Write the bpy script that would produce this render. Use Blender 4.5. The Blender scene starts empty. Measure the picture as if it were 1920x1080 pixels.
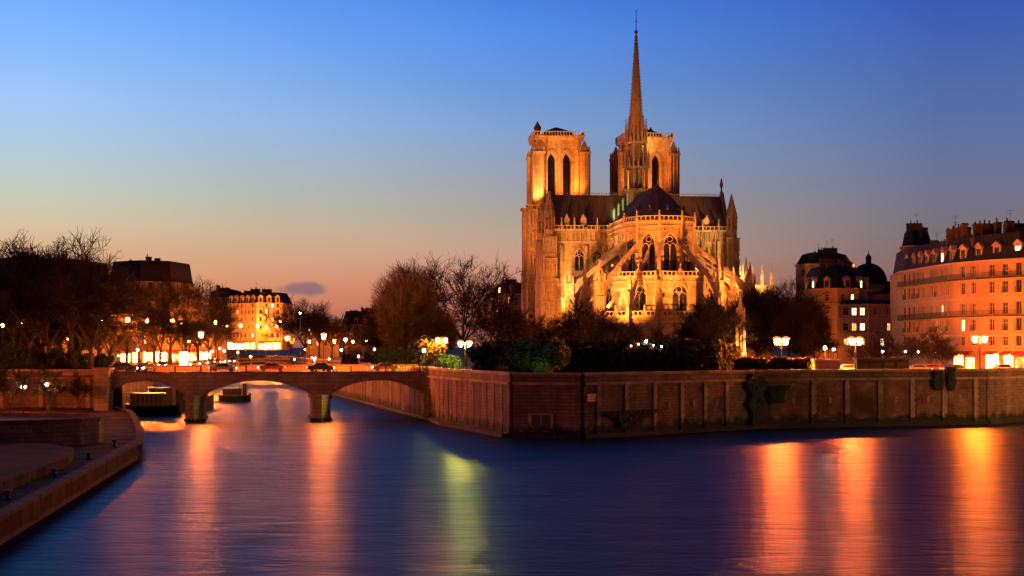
import bpy, bmesh, math, random
from mathutils import Vector, Matrix
R = math.radians
F = 2950.0; HZ = 650.0; CH = 11.5           # focal length in photo pixels, horizon row, camera height
sc = bpy.context.scene
col = sc.collection

# ------------------------------------------------------------------ camera
cd = bpy.data.cameras.new('camera'); cam = bpy.data.objects.new('camera', cd); col.objects.link(cam)
cam.location = (0, 0, CH); cam.rotation_euler = (R(90), 0, 0)
cd.sensor_width = 36; cd.lens = 36 * F / 1920; cd.shift_y = (HZ - 540) / 1920
cd.clip_start = 0.5; cd.clip_end = 12000
sc.camera = cam
sc.view_settings.view_transform = 'Standard'; sc.view_settings.look = 'None'
sc.view_settings.exposure = 0; sc.view_settings.gamma = 1
cy = sc.cycles
sc.render.engine = 'CYCLES'
cy.use_denoising = True; cy.max_bounces = 4; cy.diffuse_bounces = 2; cy.glossy_bounces = 2
cy.transparent_max_bounces = 4; cy.sample_clamp_indirect = 4; cy.sample_clamp_direct = 0
cy.caustics_reflective = False; cy.caustics_refractive = False; cy.use_light_tree = True

# ------------------------------------------------------------------ dusk sky
w = bpy.data.worlds.new('World'); sc.world = w; w.use_nodes = True
nt = w.node_tree; N = nt.nodes; Lk = nt.links; N.clear()
out = N.new('ShaderNodeOutputWorld'); bg = N.new('ShaderNodeBackground'); Lk.new(bg.outputs[0], out.inputs[0])
tc = N.new('ShaderNodeTexCoord'); sep = N.new('ShaderNodeSeparateXYZ'); Lk.new(tc.outputs['Generated'], sep.inputs[0])
def math_(op, a, b=None, c=None, clamp=False, tree=None):
    t = tree or nt
    n = t.nodes.new('ShaderNodeMath'); n.operation = op; n.use_clamp = clamp
    for i, v in enumerate((a, b, c)):
        if v is None: continue
        if isinstance(v, (int, float)): n.inputs[i].default_value = v
        else: t.links.new(v, n.inputs[i])
    return n.outputs[0]
zc = math_('MAXIMUM', sep.outputs[2], 0.0)
tz = math_('POWER', zc, 0.5)
def lin(c): return tuple(((v / 255) / 12.92 if v / 255 <= .04045 else ((v / 255 + .055) / 1.055) ** 2.4) for v in c)
def sky_ramp(stops):
    r = N.new('ShaderNodeValToRGB'); cr = r.color_ramp; cr.interpolation = 'B_SPLINE' if False else 'LINEAR'
    while len(cr.elements) > 1: cr.elements.remove(cr.elements[-1])
    first = True
    for y, c in stops:
        t = math.sqrt(max(0, (HZ - y) / F) / math.sqrt(1 + ((HZ - y) / F) ** 2)) if y > -900 else y / -1000.0
        if first: e = cr.elements[0]; e.position = t; first = False
        else: e = cr.elements.new(t)
        e.color = lin(c) + (1,)
    Lk.new(tz, r.inputs[0]); return r.outputs[0]
left = sky_ramp([(650, (172, 88, 74)), (585, (214, 130, 98)), (540, (226, 152, 110)), (480, (222, 176, 134)), (430, (216, 194, 162)), (370, (198, 204, 188)),
                 (300, (180, 204, 218)), (200, (162, 200, 248)), (100, (136, 186, 255)), (0, (112, 172, 255)), (-350, (70, 136, 236)), (-1000 * 1.0, (24, 70, 150))])
midr = sky_ramp([(650, (140, 78, 72)), (600, (178, 104, 88)), (540, (206, 130, 106)), (480, (202, 156, 134)), (440, (188, 162, 144)), (400, (174, 162, 152)), (350, (160, 162, 170)),
                 (300, (146, 162, 188)), (240, (128, 162, 208)), (150, (104, 150, 220)), (60, (86, 142, 234)), (0, (76, 130, 226)), (-350, (46, 96, 180)), (-1000 * 1.0, (18, 42, 92))])
right = sky_ramp([(650, (98, 66, 66)), (560, (122, 92, 90)), (500, (128, 104, 104)), (440, (124, 112, 118)), (380, (116, 116, 138)), (300, (102, 116, 156)),
                  (200, (84, 110, 168)), (100, (68, 100, 176)), (0, (54, 88, 180)), (-350, (28, 48, 104)), (-1000 * 1.0, (12, 18, 40))])
az = math_('ARCTAN2', sep.outputs[0], sep.outputs[1])
def mixc(f, a, b, tree=None, mode='MIX'):
    t = tree or nt
    m = t.nodes.new('ShaderNodeMix'); m.data_type = 'RGBA'; m.blend_type = mode
    if isinstance(f, (int, float)): m.inputs[0].default_value = f
    else: t.links.new(f, m.inputs[0])
    for i, v in ((6, a), (7, b)):
        if isinstance(v, tuple): m.inputs[i].default_value = v if len(v) == 4 else v + (1,)
        else: t.links.new(v, m.inputs[i])
    return m.outputs[2]
f1 = math_('MULTIPLY_ADD', az, 1 / .29, 1.0, True)          # -0.29 rad .. 0
f2 = math_('MULTIPLY_ADD', az, 1 / .26, -0.02, True)        # 0 .. 0.26 rad
skyc = mixc(f2, mixc(f1, left, midr), right)
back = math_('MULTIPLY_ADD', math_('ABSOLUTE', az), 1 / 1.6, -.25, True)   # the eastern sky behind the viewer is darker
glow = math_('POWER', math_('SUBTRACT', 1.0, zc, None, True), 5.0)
skyc = mixc(back, skyc, mixc(glow, (.012, .02, .06), (.34, .10, .035)))   # warm glow added low in the unseen eastern sky to light the quay walls
# the one small cloud bank low in the west
cn = N.new('ShaderNodeTexNoise'); cn.inputs['Scale'].default_value = 60; cn.inputs['Detail'].default_value = 4
Lk.new(tc.outputs['Generated'], cn.inputs['Vector'])
ca = math_('MULTIPLY', math_('SUBTRACT', az, -0.1345), 1 / .0155)
ce = math_('MULTIPLY', math_('SUBTRACT', zc, 0.0362), 1 / .0046)
rr = math_('ADD', math_('MULTIPLY', ca, ca), math_('MULTIPLY', ce, ce))
rr = math_('ADD', rr, math_('MULTIPLY_ADD', cn.outputs[0], 2.6, -1.3))
cm = math_('MULTIPLY', math_('SUBTRACT', 1.25, rr, None, True), .75)
skyc = mixc(cm, skyc, lin((120, 100, 122)))
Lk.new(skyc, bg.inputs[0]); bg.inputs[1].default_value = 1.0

# ------------------------------------------------------------------ helpers
def P(px, y, d): return Vector(((px - 960) / F * d, d, CH + (HZ - y) / F * d))
def PX(px, d): return (px - 960) / F * d
class MB:
    def __init__(s): s.v = []; s.f = []; s.m = Matrix.Identity(4); s.id = True
    def at(s, m): s.m = m; s.id = False; return s
    def add(s, vs, fs):
        b = len(s.v)
        if s.id: s.v += [tuple(p) for p in vs]
        else: s.v += [tuple(s.m @ Vector(p)) for p in vs]
        s.f += [tuple(b + i for i in f) for f in fs]
    def box(s, x0, x1, y0, y1, z0, z1):
        s.add([(x0, y0, z0), (x1, y0, z0), (x1, y1, z0), (x0, y1, z0), (x0, y0, z1), (x1, y0, z1), (x1, y1, z1), (x0, y1, z1)],
              [(0, 3, 2, 1), (4, 5, 6, 7), (0, 1, 5, 4), (1, 2, 6, 5), (2, 3, 7, 6), (3, 0, 4, 7)])
    def loft(s, rings, cap=True):
        n = len(rings[0]); vs = [p for r in rings for p in r]; fs = []
        for k in range(len(rings) - 1):
            for i in range(n):
                j = (i + 1) % n; fs.append((k * n + i, k * n + j, (k + 1) * n + j, (k + 1) * n + i))
        if cap: fs.append(tuple(range(n - 1, -1, -1))); fs.append(tuple((len(rings) - 1) * n + i for i in range(n)))
        s.add(vs, fs)
    def prism(s, poly, z0, z1): s.loft([[(x, y, z0) for x, y in poly], [(x, y, z1) for x, y in poly]])
    def lathe(s, x, y, prof, n=8, a0=None):
        a0 = math.pi / n if a0 is None else a0
        s.loft([[(x + r * math.cos(a0 + 2 * math.pi * i / n), y + r * math.sin(a0 + 2 * math.pi * i / n), z) for i in range(n)] for z, r in prof])
    def tube(s, p0, p1, r0, r1, n=4):
        p0 = Vector(p0); p1 = Vector(p1); d = (p1 - p0)
        if d.length < 1e-6: return
        d.normalize(); a = d.orthogonal().normalized(); b = d.cross(a)
        ring = lambda p, r: [p + (a * math.cos(2 * math.pi * i / n) + b * math.sin(2 * math.pi * i / n)) * r for i in range(n)]
        s.loft([ring(p0, r0), ring(p1, r1)], cap=n > 3)
    def ball(s, c, r, n=8, m=5, sz=1):
        prof = [(c[2] + r * sz * math.sin(-math.pi / 2 + math.pi * k / m), max(.001, r * math.cos(-math.pi / 2 + math.pi * k / m))) for k in range(m + 1)]
        s.lathe(c[0], c[1], prof, n)
    def mesh(s, name, mat):
        me = bpy.data.meshes.new(name); me.from_pydata(s.v, [], s.f); me.materials.append(mat); me.update(); return me
    def build(s, name, mat, parent=None, **k):
        o = bpy.data.objects.new(name, s.mesh(name, mat)); col.objects.link(o); o.parent = parent
        for a, b in k.items(): o[a] = b
        return o
def inst(name, me, parent=None, loc=(0, 0, 0), rz=0, sc_=None, **k):
    o = bpy.data.objects.new(name, me); col.objects.link(o); o.parent = parent; o.location = loc; o.rotation_euler = (0, 0, rz)
    if sc_: o.scale = sc_
    for a, b in k.items(): o[a] = b
    return o
def empty(name, loc, label, cat, group=None, rz=0):
    o = bpy.data.objects.new(name, None); col.objects.link(o); o.location = loc; o.rotation_euler = (0, 0, rz); o.empty_display_size = .1
    tag(o, label, cat, group); return o
def tag(o, label, cat, group=None):
    o['label'] = label; o['category'] = cat
    if group: o['group'] = group
    return o
def struct(o): o['kind'] = 'structure'; return o
def frame(A, B):
    """matrix: x along A->B seen from outside, y = inward, z up (outside is -y)."""
    A = Vector((A[0], A[1], 0)); B = Vector((B[0], B[1], 0)); s = (B - A); L = s.length; s.normalize()
    n = Vector((-s.y, s.x, 0))
    return Matrix(((s.x, n.x, 0, A.x), (s.y, n.y, 0, A.y), (0, 0, 1, 0), (0, 0, 0, 1))), L

# ------------------------------------------------------------------ materials
MATS = {}
def mat(name, base, rough=.8, var=.3, scale=.6, bump=0, spec=.3, metal=0, second=None, streak=False, blocks=None, flat=False, tide=False):
    if name in MATS: return MATS[name]
    m = bpy.data.materials.new(name); m.use_nodes = True; t = m.node_tree; b = t.nodes['Principled BSDF']
    b.inputs['Roughness'].default_value = rough; b.inputs['Metallic'].default_value = metal
    b.inputs['Specular IOR Level'].default_value = spec
    tcn = t.nodes.new('ShaderNodeTexCoord'); mp = t.nodes.new('ShaderNodeMapping'); t.links.new(tcn.outputs['Object'], mp.inputs[0])
    if streak: mp.inputs['Scale'].default_value = (1, 1, .22)
    n1 = t.nodes.new('ShaderNodeTexNoise'); n1.inputs['Scale'].default_value = scale; n1.inputs['Detail'].default_value = 6; n1.inputs['Roughness'].default_value = .65
    t.links.new(mp.outputs[0], n1.inputs[0])
    fac = math_('MULTIPLY_ADD', n1.outputs[0], 2.6, -.8, True, t)
    lo = tuple(v * (1 - var) for v in base); hi = second or tuple(min(1, v * (1 + var)) for v in base)
    c = mixc(fac, lo, hi, t)
    h = n1.outputs[0]
    if blocks:
        sp = t.nodes.new('ShaderNodeSeparateXYZ'); t.links.new(tcn.outputs['Object'], sp.inputs[0])
        cb = t.nodes.new('ShaderNodeCombineXYZ'); t.links.new(sp.outputs[0] if flat else math_('ADD', sp.outputs[0], sp.outputs[1], None, False, t), cb.inputs[0]); t.links.new(sp.outputs[1 if flat else 2], cb.inputs[1])
        br = t.nodes.new('ShaderNodeTexBrick'); t.links.new(cb.outputs[0], br.inputs[0])
        br.inputs['Scale'].default_value = 1; br.inputs['Brick Width'].default_value = blocks[0]; br.inputs['Row Height'].default_value = blocks[1]
        br.inputs['Mortar Size'].default_value = blocks[2]; br.inputs['Color1'].default_value = (.78, .78, .78, 1); br.inputs['Color2'].default_value = (1.15, 1.1, 1.05, 1); br.inputs['Mortar'].default_value = (.45, .43, .4, 1)
        c = mixc(1.0, c, br.outputs[0], t, 'MULTIPLY'); h = math_('SUBTRACT', h, br.outputs[1], None, False, t)
    if tide:   # weed and damp stain along the waterline, ragged top
        s2 = t.nodes.new('ShaderNodeSeparateXYZ'); t.links.new(tcn.outputs['Object'], s2.inputs[0])
        n3 = t.nodes.new('ShaderNodeTexNoise'); n3.inputs['Scale'].default_value = .7; n3.inputs['Detail'].default_value = 5; t.links.new(mp.outputs[0], n3.inputs[0])
        k = math_('SUBTRACT', math_('MULTIPLY_ADD', n3.outputs[0], 3.4, -.2, False, t), s2.outputs[2], None, False, t)
        c = mixc(math_('MULTIPLY', math_('ADD', k, .3, None, False, t), 1.6, None, True, t), c, (.03, .028, .018), t)
        n4 = t.nodes.new('ShaderNodeTexNoise'); n4.inputs['Scale'].default_value = .16; n4.inputs['Detail'].default_value = 8; t.links.new(mp.outputs[0], n4.inputs[0])
        c = mixc(math_('MULTIPLY_ADD', n4.outputs[0], 5, -2.6, True, t), c, (.07, .05, .035), t)
    t.links.new(c, b.inputs['Base Color'])
    if bump:
        bp = t.nodes.new('ShaderNodeBump'); bp.inputs['Strength'].default_value = bump; bp.inputs['Distance'].default_value = .15
        t.links.new(h, bp.inputs['Height']); t.links.new(bp.outputs[0], b.inputs['Normal'])
    MATS[name] = m; return m
def emit(name, c, s):
    if name in MATS: return MATS[name]
    m = bpy.data.materials.new(name); m.use_nodes = True; t = m.node_tree; b = t.nodes['Principled BSDF']
    b.inputs['Base Color'].default_value = (.1, .1, .1, 1); b.inputs['Emission Color'].default_value = c + (1,); b.inputs['Emission Strength'].default_value = s
    MATS[name] = m; return m
def emit_room(name, c, s):
    """a lit room behind glass: uneven brightness"""
    m = emit(name, c, s); t = m.node_tree
    if len(t.nodes) > 2: return m
    b = t.nodes['Principled BSDF']; g = t.nodes.new('ShaderNodeNewGeometry'); n = t.nodes.new('ShaderNodeTexNoise'); n.inputs['Scale'].default_value = .9; n.inputs['Detail'].default_value = 3
    t.links.new(g.outputs['Position'], n.inputs[0]); t.links.new(math_('MULTIPLY', math_('MULTIPLY_ADD', n.outputs[0], 3.2, -.9, True, t), s, None, False, t), b.inputs['Emission Strength'])
    return m
STONE = mat('cathedral_limestone', (.42, .31, .20), .85, .55, .3, .5, streak=True, blocks=(.9, .4, .015))
STONE2 = mat('carved_limestone', (.46, .35, .24), .85, .35, .8, .6)
LEAD = mat('lead_roof', (.12, .08, .065), .85, .25, .4, .15, .1, streak=True)
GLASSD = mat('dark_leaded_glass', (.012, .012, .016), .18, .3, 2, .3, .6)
FLECHE = mat('weathered_lead_oak', (.17, .12, .09), .6, .35, 1.2, .3)
COPPER = mat('green_copper', (.24, .36, .25), .6, .25, 2, .2)
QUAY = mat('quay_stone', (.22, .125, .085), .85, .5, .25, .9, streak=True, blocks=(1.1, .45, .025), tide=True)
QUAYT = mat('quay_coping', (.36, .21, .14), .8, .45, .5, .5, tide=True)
KERB = mat('kerb_stone', (.16, .08, .05), .95, .5, .5, .5, .1)
MOSSQ = mat('ramp_stone', (.2, .12, .08), .85, .45, .4, .7, blocks=(1.1, .45, .03))
BRICKD = mat('quay_dark_panel', (.25, .13, .09), .9, .5, .4, .8, blocks=(.8, .35, .03), tide=True)
RAILP = mat('reddish_parapet_paint', (.38, .17, .11), .7, .2, 1, 0)
PAVE = mat('quay_paving', (.12, .052, .032), .95, .6, .3, .8, .05, blocks=(.9, .45, .03), flat=True)
GROUND = mat('asphalt_ground', (.07, .065, .06), .8, .3, .2, .2)
BRST = mat('bridge_stone', (.40, .27, .18), .8, .3, .3, .4, streak=True, blocks=(1.6, .6, .025))
IRON = mat('dark_iron', (.03, .03, .03), .45, .2, 2, 0, .5)
BARK = mat('bark', (.06, .04, .028), .9, .35, 2, .3)
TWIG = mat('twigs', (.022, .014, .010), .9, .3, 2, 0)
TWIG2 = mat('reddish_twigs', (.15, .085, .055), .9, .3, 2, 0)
LEAF = mat('evergreen_leaves', (.045, .07, .025), .6, .5, .5, 0)
LEAFD = mat('dark_hedge_leaves', (.022, .03, .014), .7, .4, .7, 0)
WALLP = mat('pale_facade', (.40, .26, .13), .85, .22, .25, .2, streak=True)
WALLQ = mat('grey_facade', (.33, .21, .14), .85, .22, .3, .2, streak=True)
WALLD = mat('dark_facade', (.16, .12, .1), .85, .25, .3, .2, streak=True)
SLATE = mat('slate_roof', (.011, .010, .012), .8, .3, .8, .2, .2)
TRIM = mat('facade_trim', (.48, .31, .2), .8, .15, .8, .1)
FRAMEM = mat('window_frame_paint', (.4, .34, .28), .6, .1, 1, 0)
PANE = mat('dark_window_glass', (.02, .02, .025), .12, .2, 1, .05, .6)
BRICKC = mat('chimney_brick', (.08, .045, .035), .9, .3, 1.5, .2)
CARW = [mat('car_paint_grey', (.1, .1, .11), .3, .1, 1, 0, .6), mat('car_paint_dark', (.03, .03, .04), .25, .1, 1, 0, .6), mat('car_paint_red', (.2, .02, .02), .25, .1, 1, 0, .6), mat('car_paint_white', (.5, .5, .5), .3, .1, 1, 0, .6)]
PANE2 = mat('bluish_window_glass', (.05, .055, .07), .1, .3, 1, .05, .8)
CURT = mat('curtained_window', (.3, .2, .13), .4, .4, 1.5, .1, .5)
WARMWIN = emit_room('lit_room_warm', (1, .5, .16), 2.2)
WARMWIN2 = emit_room('lit_room_pale', (1, .72, .36), 5)

# ------------------------------------------------------------------ water, ground
def water():
    mb = MB(); mb.add([(-4000, -600, 0), (4000, -600, 0), (4000, 5000, 0), (-4000, 5000, 0)], [(0, 1, 2, 3)])
    m = bpy.data.materials.new('river_water'); m.use_nodes = True; t = m.node_tree; b = t.nodes['Principled BSDF']
    b.inputs['Base Color'].default_value = (.003, .022, .05, 1); b.inputs['Roughness'].default_value = .30; b.inputs['IOR'].default_value = 1.32; b.inputs['Specular IOR Level'].default_value = .3; b.inputs['Specular Tint'].default_value = (.8, .9, 1, 1)
    g = t.nodes.new('ShaderNodeTexCoord')
    hs = []
    for s, sy, dist in ((.12, 2.2, 1.2), (.5, 2.6, .8)):
        mp = t.nodes.new('ShaderNodeMapping'); mp.inputs['Scale'].default_value = (s, s * sy, s); t.links.new(g.outputs['Object'], mp.inputs[0])
        n = t.nodes.new('ShaderNodeTexNoise'); n.inputs['Scale'].default_value = 1; n.inputs['Detail'].default_value = 3; n.inputs['Distortion'].default_value = dist
        t.links.new(mp.outputs[0], n.inputs[0]); hs.append(n.outputs[0])
    h = math_('ADD', math_('MULTIPLY', hs[0], 1.0, None, False, t), math_('MULTIPLY', hs[1], .5, None, False, t), None, False, t)
    bp = t.nodes.new('ShaderNodeBump'); bp.inputs['Strength'].default_value = .55; bp.inputs['Distance'].default_value = .5
    t.links.new(h, bp.inputs['Height']); t.links.new(bp.outputs[0], b.inputs['Normal'])
    t.links.new(math_('MULTIPLY_ADD', hs[0], .18, .31, False, t), b.inputs['Roughness'])
    b.inputs['Anisotropic'].default_value = .6
    tg = t.nodes.new('ShaderNodeCombineXYZ'); tg.inputs[1].default_value = 1; t.links.new(tg.outputs[0], b.inputs['Tangent'])
    struct(mb.build('river_water', m))
water()
ISL = [(-182, 1000), (-37.5, 357), (-13.6, 251.3), (-8.6, 231), (.3, 199.6), (8.7, 197), (17.8, 205.6), (34.9, 221.7), (70.2, 234), (79, 243), (130, 262), (3000, 500)]
LB = [(-3000, -400), (-95, -400), (-104, 60), (-104, 200), (-92, 238), (-77, 252), (-64, 250), (-70, 300), (-110, 480), (-200, 1000)]
gm = MB(); poly = LB + ISL + [(3000, 6000), (-3000, 6000)]
def ground():
    bm = bmesh.new()
    vs = [bm.verts.new((x, y, 7.3)) for x, y in poly]
    f = bm.faces.new(vs); r = bmesh.ops.extrude_face_region(bm, geom=[f])
    for g in r['geom']:
        if isinstance(g, bmesh.types.BMVert): g.co.z = -2
    bmesh.ops.triangulate(bm, faces=bm.faces[:]); bmesh.ops.recalc_face_normals(bm, faces=bm.faces[:])
    me = bpy.data.meshes.new('ground'); bm.to_mesh(me); bm.free(); me.materials.append(GROUND)
    o = bpy.data.objects.new('ground', me); col.objects.link(o); struct(o)
ground()
def flat_poly(name, pts, z0, z1, m, bev=0):
    bm = bmesh.new(); f = bm.faces.new([bm.verts.new((x, y, z1)) for x, y in pts]); r = bmesh.ops.extrude_face_region(bm, geom=[f])
    for g in r['geom']:
        if isinstance(g, bmesh.types.BMVert): g.co.z = z0
    if bev:
        es = [e for e in bm.edges if abs(e.verts[0].co.z - e.verts[1].co.z) < .01 and e.verts[0].co.z > z1 - .01]
        bmesh.ops.bevel(bm, geom=es, offset=bev, segments=2, affect='EDGES')
    bmesh.ops.triangulate(bm, faces=bm.faces[:]); bmesh.ops.recalc_face_normals(bm, faces=bm.faces[:])
    me = bpy.data.meshes.new(name); bm.to_mesh(me); bm.free(); me.materials.append(m)
    o = bpy.data.objects.new(name, me); col.objects.link(o); return o
# lower quay on the left bank
QP = [(-14.5, -30), (-20.9, 20), (-29.8, 91.7), (-38.5, 161.5), (-41, 172), (-43.6, 183), (-47.5, 198), (-52, 215), (-57.5, 235), (-63.5, 249.4), (-77, 251.4), (-91.6, 237.5), (-103.6, 199.8), (-103.6, -30)]
struct(flat_poly('lower_quay', QP, -2, 1.75, PAVE))
kb = MB()
for A, B in zip(QP[:9], QP[1:10]):
    M, L = frame(B, A); kb.at(M); 
    kb.box(0, L, -.6, .12, 1.752, 2.05) if False else None
    n = max(1, int(L / 2.4))
    for i in range(n): kb.box(i * L / n + .012, (i + 1) * L / n - .012, -.12, .75, 1.756, 2.02)
    kb.box(0, L, -.1, .1, -.5, .35)
struct(kb.build('quay_edge_kerb', KERB))
struct(flat_poly('quay_step', [(-37.2, 133), (-36.2, 129), (-33.6, 103), (-25, 40), (-20, -30), (-100, -30), (-100, 130), (-60, 146), (-44, 147), (-39, 140)], 1.76, 2.55, PAVE, .08))
def ramp():
    e = empty('quay_ramp', (-50, 160, 1.75), 'raised stone ramp with rounded end on the lower left quay', 'ramp')
    pts = [(-101, 130), (-75, 139), (-56, 146.5), (-45, 152.5), (-42.6, 155), (-41.6, 158.5), (-42, 162), (-44, 165.5), (-47, 167.5), (-60, 171), (-101, 180)]
    o = flat_poly('ramp_body', pts, 1.76, 4.0, MOSSQ); o.parent = e; o.location = (50, -160, -1.75)
    k = MB()
    for A, B in zip(pts[:-1], pts[1:]):
        M, L = frame(A, B); k.at(Matrix.Translation((50, -160, -1.75)) @ M); k.box(-.02, L, -.12, .5, 4.0, 4.42)
    k.build('parapet', KERB, e)
ramp()
GQ = 'iron mooring bollards on the lower quay edge'
for i, t_ in enumerate((.12, .38, .64, .9)):
    y = 92 + (161 - 92) * t_; x = -29.8 + (-38.5 + 29.8) * t_ - 1.3
    e = empty('mooring_bollard', (x, y, 1.752), 'black iron bollard near the edge of the lower quay, %s from the front' % ['first', 'second', 'third', 'fourth'][i], 'bollard', GQ)
    p = MB(); p.lathe(0, 0, [(0, .26), (.08, .26), (.12, .16), (.42, .15)], 12); p.build('post', IRON, e); p = MB(); p.lathe(0, 0, [(.42, .15), (.5, .25), (.6, .24), (.66, .1)], 12); p.build('cap', IRON, e)
# ------------------------------------------------------------------ quay walls
def quay_wall(name, pts, label, spec, top=8.25, z0=-1.5):
    """pts: boundary left->right as seen from the river; spec: per segment dict"""
    cx, cyy = pts[0]
    e = empty(name, (cx, cyy, 0), label, 'wall')
    T = Matrix.Translation((-cx, -cyy, 0))
    body = MB(); cop = MB(); corn = MB(); dark = MB()
    for (A, B), s in zip(zip(pts[:-1], pts[1:]), spec):
        M, L = frame(A, B); M = T @ M
        for mb in (body, cop, corn, dark): mb.at(M)
        body.box(0, L, -.55, .3, z0, top - .35)
        tp = top + s.get('dt', 0)
        n = max(1, int(L / 2.2))
        cop.box(-.1, L + .1, -.72, .42, top - .35, tp)
        corn.box(-.05, L + .05, -.80, -.55, top - 1.55, top - 1.25)
        if s.get('foot', 1): corn.box(-.05, L + .05, -1.0, -.55, z0, .55)
        for a, b in s.get('panels', ()): dark.box(a, b, -.60, -.55, 1.1, top - 1.9)
        pil = MB().at(Matrix.Identity(4)); 
        for u in s.get('pil', ()):
            p = MB().at(M)
            if s.get('thin'): p.box(u - .12, u + .12, -.64, -.54, .3, top - 1.56)
            else:
                p.box(u - .32, u + .32, -.76, -.55, .3, top - 1.56)
                for k in range(7): p.box(u - .42, u + .42, -.80, -.55, .5 + k * .85, .5 + k * .85 + .4)
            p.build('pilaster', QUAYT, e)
        for u in s.get('ring', ()):
            p = MB().at(M); p.box(u - .22, u + .22, -.70, -.6, 3.4, 4.3); p.build('mooring_niche', QUAYT, e)
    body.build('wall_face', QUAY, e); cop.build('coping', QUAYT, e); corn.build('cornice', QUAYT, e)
    if dark.v: dark.build('panel', BRICKD, e)
    return e, T
def Ls(i): return math.dist(ISL[i], ISL[i + 1])
segs = []
for i in range(0, 10):
    L = Ls(i); s = {}
    if i == 0: s['pil'] = [L - 4 - 7 * k for k in range(12)]
    if i == 1: s['pil'] = [L - 3.5 - 5.2 * k for k in range(int(L / 5.2))]; s['panels'] = [(L - 3.5 - 5.2 * (k + 1) + .7, L - 3.5 - 5.2 * k - .7) for k in range(int(L / 5.2) - 1)]
    if i == 2: s['pil'] = [2.5, 6, 9.5, 13, 16.5, 20]; s['foot'] = 1
    if i == 3: s['pil'] = [1, 4.2, 7.4, 10.6, 14, 17.4, 21, 25, 29, 32.2]
    if i == 5: s['pil'] = [2.4, 7.6]
    if i == 6: s['pil'] = [.6, 6.0, 10.8, 15.4]; s['panels'] = [(1.4, 5.4), (6.6, 10.2), (11.4, 14.8)]; s['ring'] = [3.4, 8.4, 13.2]
    if i == 7:
        s['pil'] = [8.2 + 5.45 * k for k in range(6)]; s['panels'] = [(1.2, 7.4)] + [(9 + 5.45 * k, 12.9 + 5.45 * k) for k in range(5)]; s['ring'] = [5.0] + [10.95 + 5.45 * k for k in range(5)]
    if i in (8, 9): s['dt'] = .0
    if i in (0, 1, 2, 3): s['thin'] = True; s.pop('panels', None)
    segs.append(s)
qw, TQ = quay_wall('quay_wall', ISL[:11], 'long stone quay wall with pilasters round the tip of the island under the cathedral', segs)
# the barred opening low in the wall, its ledge, the blue-grey slope behind the parapet
M4, L4 = frame(ISL[4], ISL[5]); M4 = TQ @ M4
p = MB().at(M4); p.box(2.0, 5.4, -.75, -.56, 1.2, 3.1); fr = p.build('barred_opening', QUAYT, qw)
p = MB().at(M4); p.box(2.5, 3.6, -.77, -.70, 1.4, 2.9); p.box(3.85, 4.95, -.77, -.70, 1.4, 2.9); p.build('dark_grille', IRON, fr)
p = MB().at(M4); p.box(1.2, 6.2, -1.2, -.56, .75, 1.0); p.box(1.6, 1.95, -1.1, -.56, -.5, .75); p.box(5.5, 5.85, -1.1, -.56, -.5, .75); p.build('stone_ledge', QUAYT, qw)
p = MB()
for A, B in zip(ISL[3:6], ISL[4:7]):
    M, L = frame(A, B); p.at(TQ @ M)
    p.add([(0, -.5, 6.95), (L, -.5, 6.95), (L, .2, 7.75), (0, .2, 7.75)], [(0, 1, 2, 3)]) if False else None
lg = MB()
for A, B, w0, w1 in ((ISL[2], ISL[3], .4, 2.2), (ISL[3], ISL[4], 2.2, 1.6)):
    M, L = frame(A, B); M = TQ @ M; lg.at(M)
    lg.loft([[(0, -w0, -1), (0, -.5, -1), (0, -.5, .45), (0, -w0, .45)], [(L, -w1, -1), (L, -.5, -1), (L, -.5, .45), (L, -w1, .45)]])
lg.build('landing_ledge', QUAYT, qw)
# sign on the wall
def wall_sign():
    M, L = frame(ISL[5], ISL[6]); o = M @ Vector((1.35, -.66, 0))
    e = empty('river_sign', (o.x, o.y, 5.1), 'red framed white river sign fixed on the quay wall below the parapet', 'sign', rz=math.atan2(M[1][0], M[0][0]))
    p = MB(); p.box(-1.0, 1.0, 0, .08, -.5, .5); p.build('board', mat('sign_red', (.85, .22, .12), .5, .1), e)
    p = MB(); p.box(-.86, .86, -.012, 0, .06, .36); p.box(-.86, .86, -.012, 0, -.36, -.06); p.build('white_field', mat('sign_white', (.85, .5, .4), .5, .1), e)
    p = MB(); p.box(-.6, .6, -.02, -.012, .17, .24); p.box(-.5, .5, -.02, -.012, -.25, -.18); p.build('lettering_bar', mat('sign_dark', (.12, .04, .04), .5, .1), e)
wall_sign()
def gauge():
    a = P(1832, 795, 233); e = empty('river_gauge', (a.x, 235.6, 0), 'thin dark depth gauge pole running down the quay wall below the bright lamp', 'pole')
    p = MB(); p.tube((0, 0, -1), (0, 0, 8.3), .14, .1, 6); p.build('pole', IRON, e)
    p = MB()
    for k in range(4): p = MB(); p.box(-.3, .3, -.05, .35, 1 + 2 * k, 1.1 + 2 * k); p.build('bracket', IRON, e)
gauge()
quay_wall('quay_wall', [(-103.7, -30), (-104, 60), (-104, 200), (-92, 238), (-77, 252), (-66.2, 250.2), (-62.4, 242.4)], 'orange lit stone wall of the left bank beside the bridge abutment', [{}, {}, {'pil': [20, 60, 100]}, {'pil': [3, 15]}, {'pil': [2, 10]}, {}], top=7.9, z0=1.76)
quay_wall('quay_wall', [(-64, 256), (-70, 300), (-110, 480), (-198, 990)], 'low stone embankment of the left bank beyond the bridge', [{}, {'pil': [10 * k + 5 for k in range(12)]}, {}], top=8.1)

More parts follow.
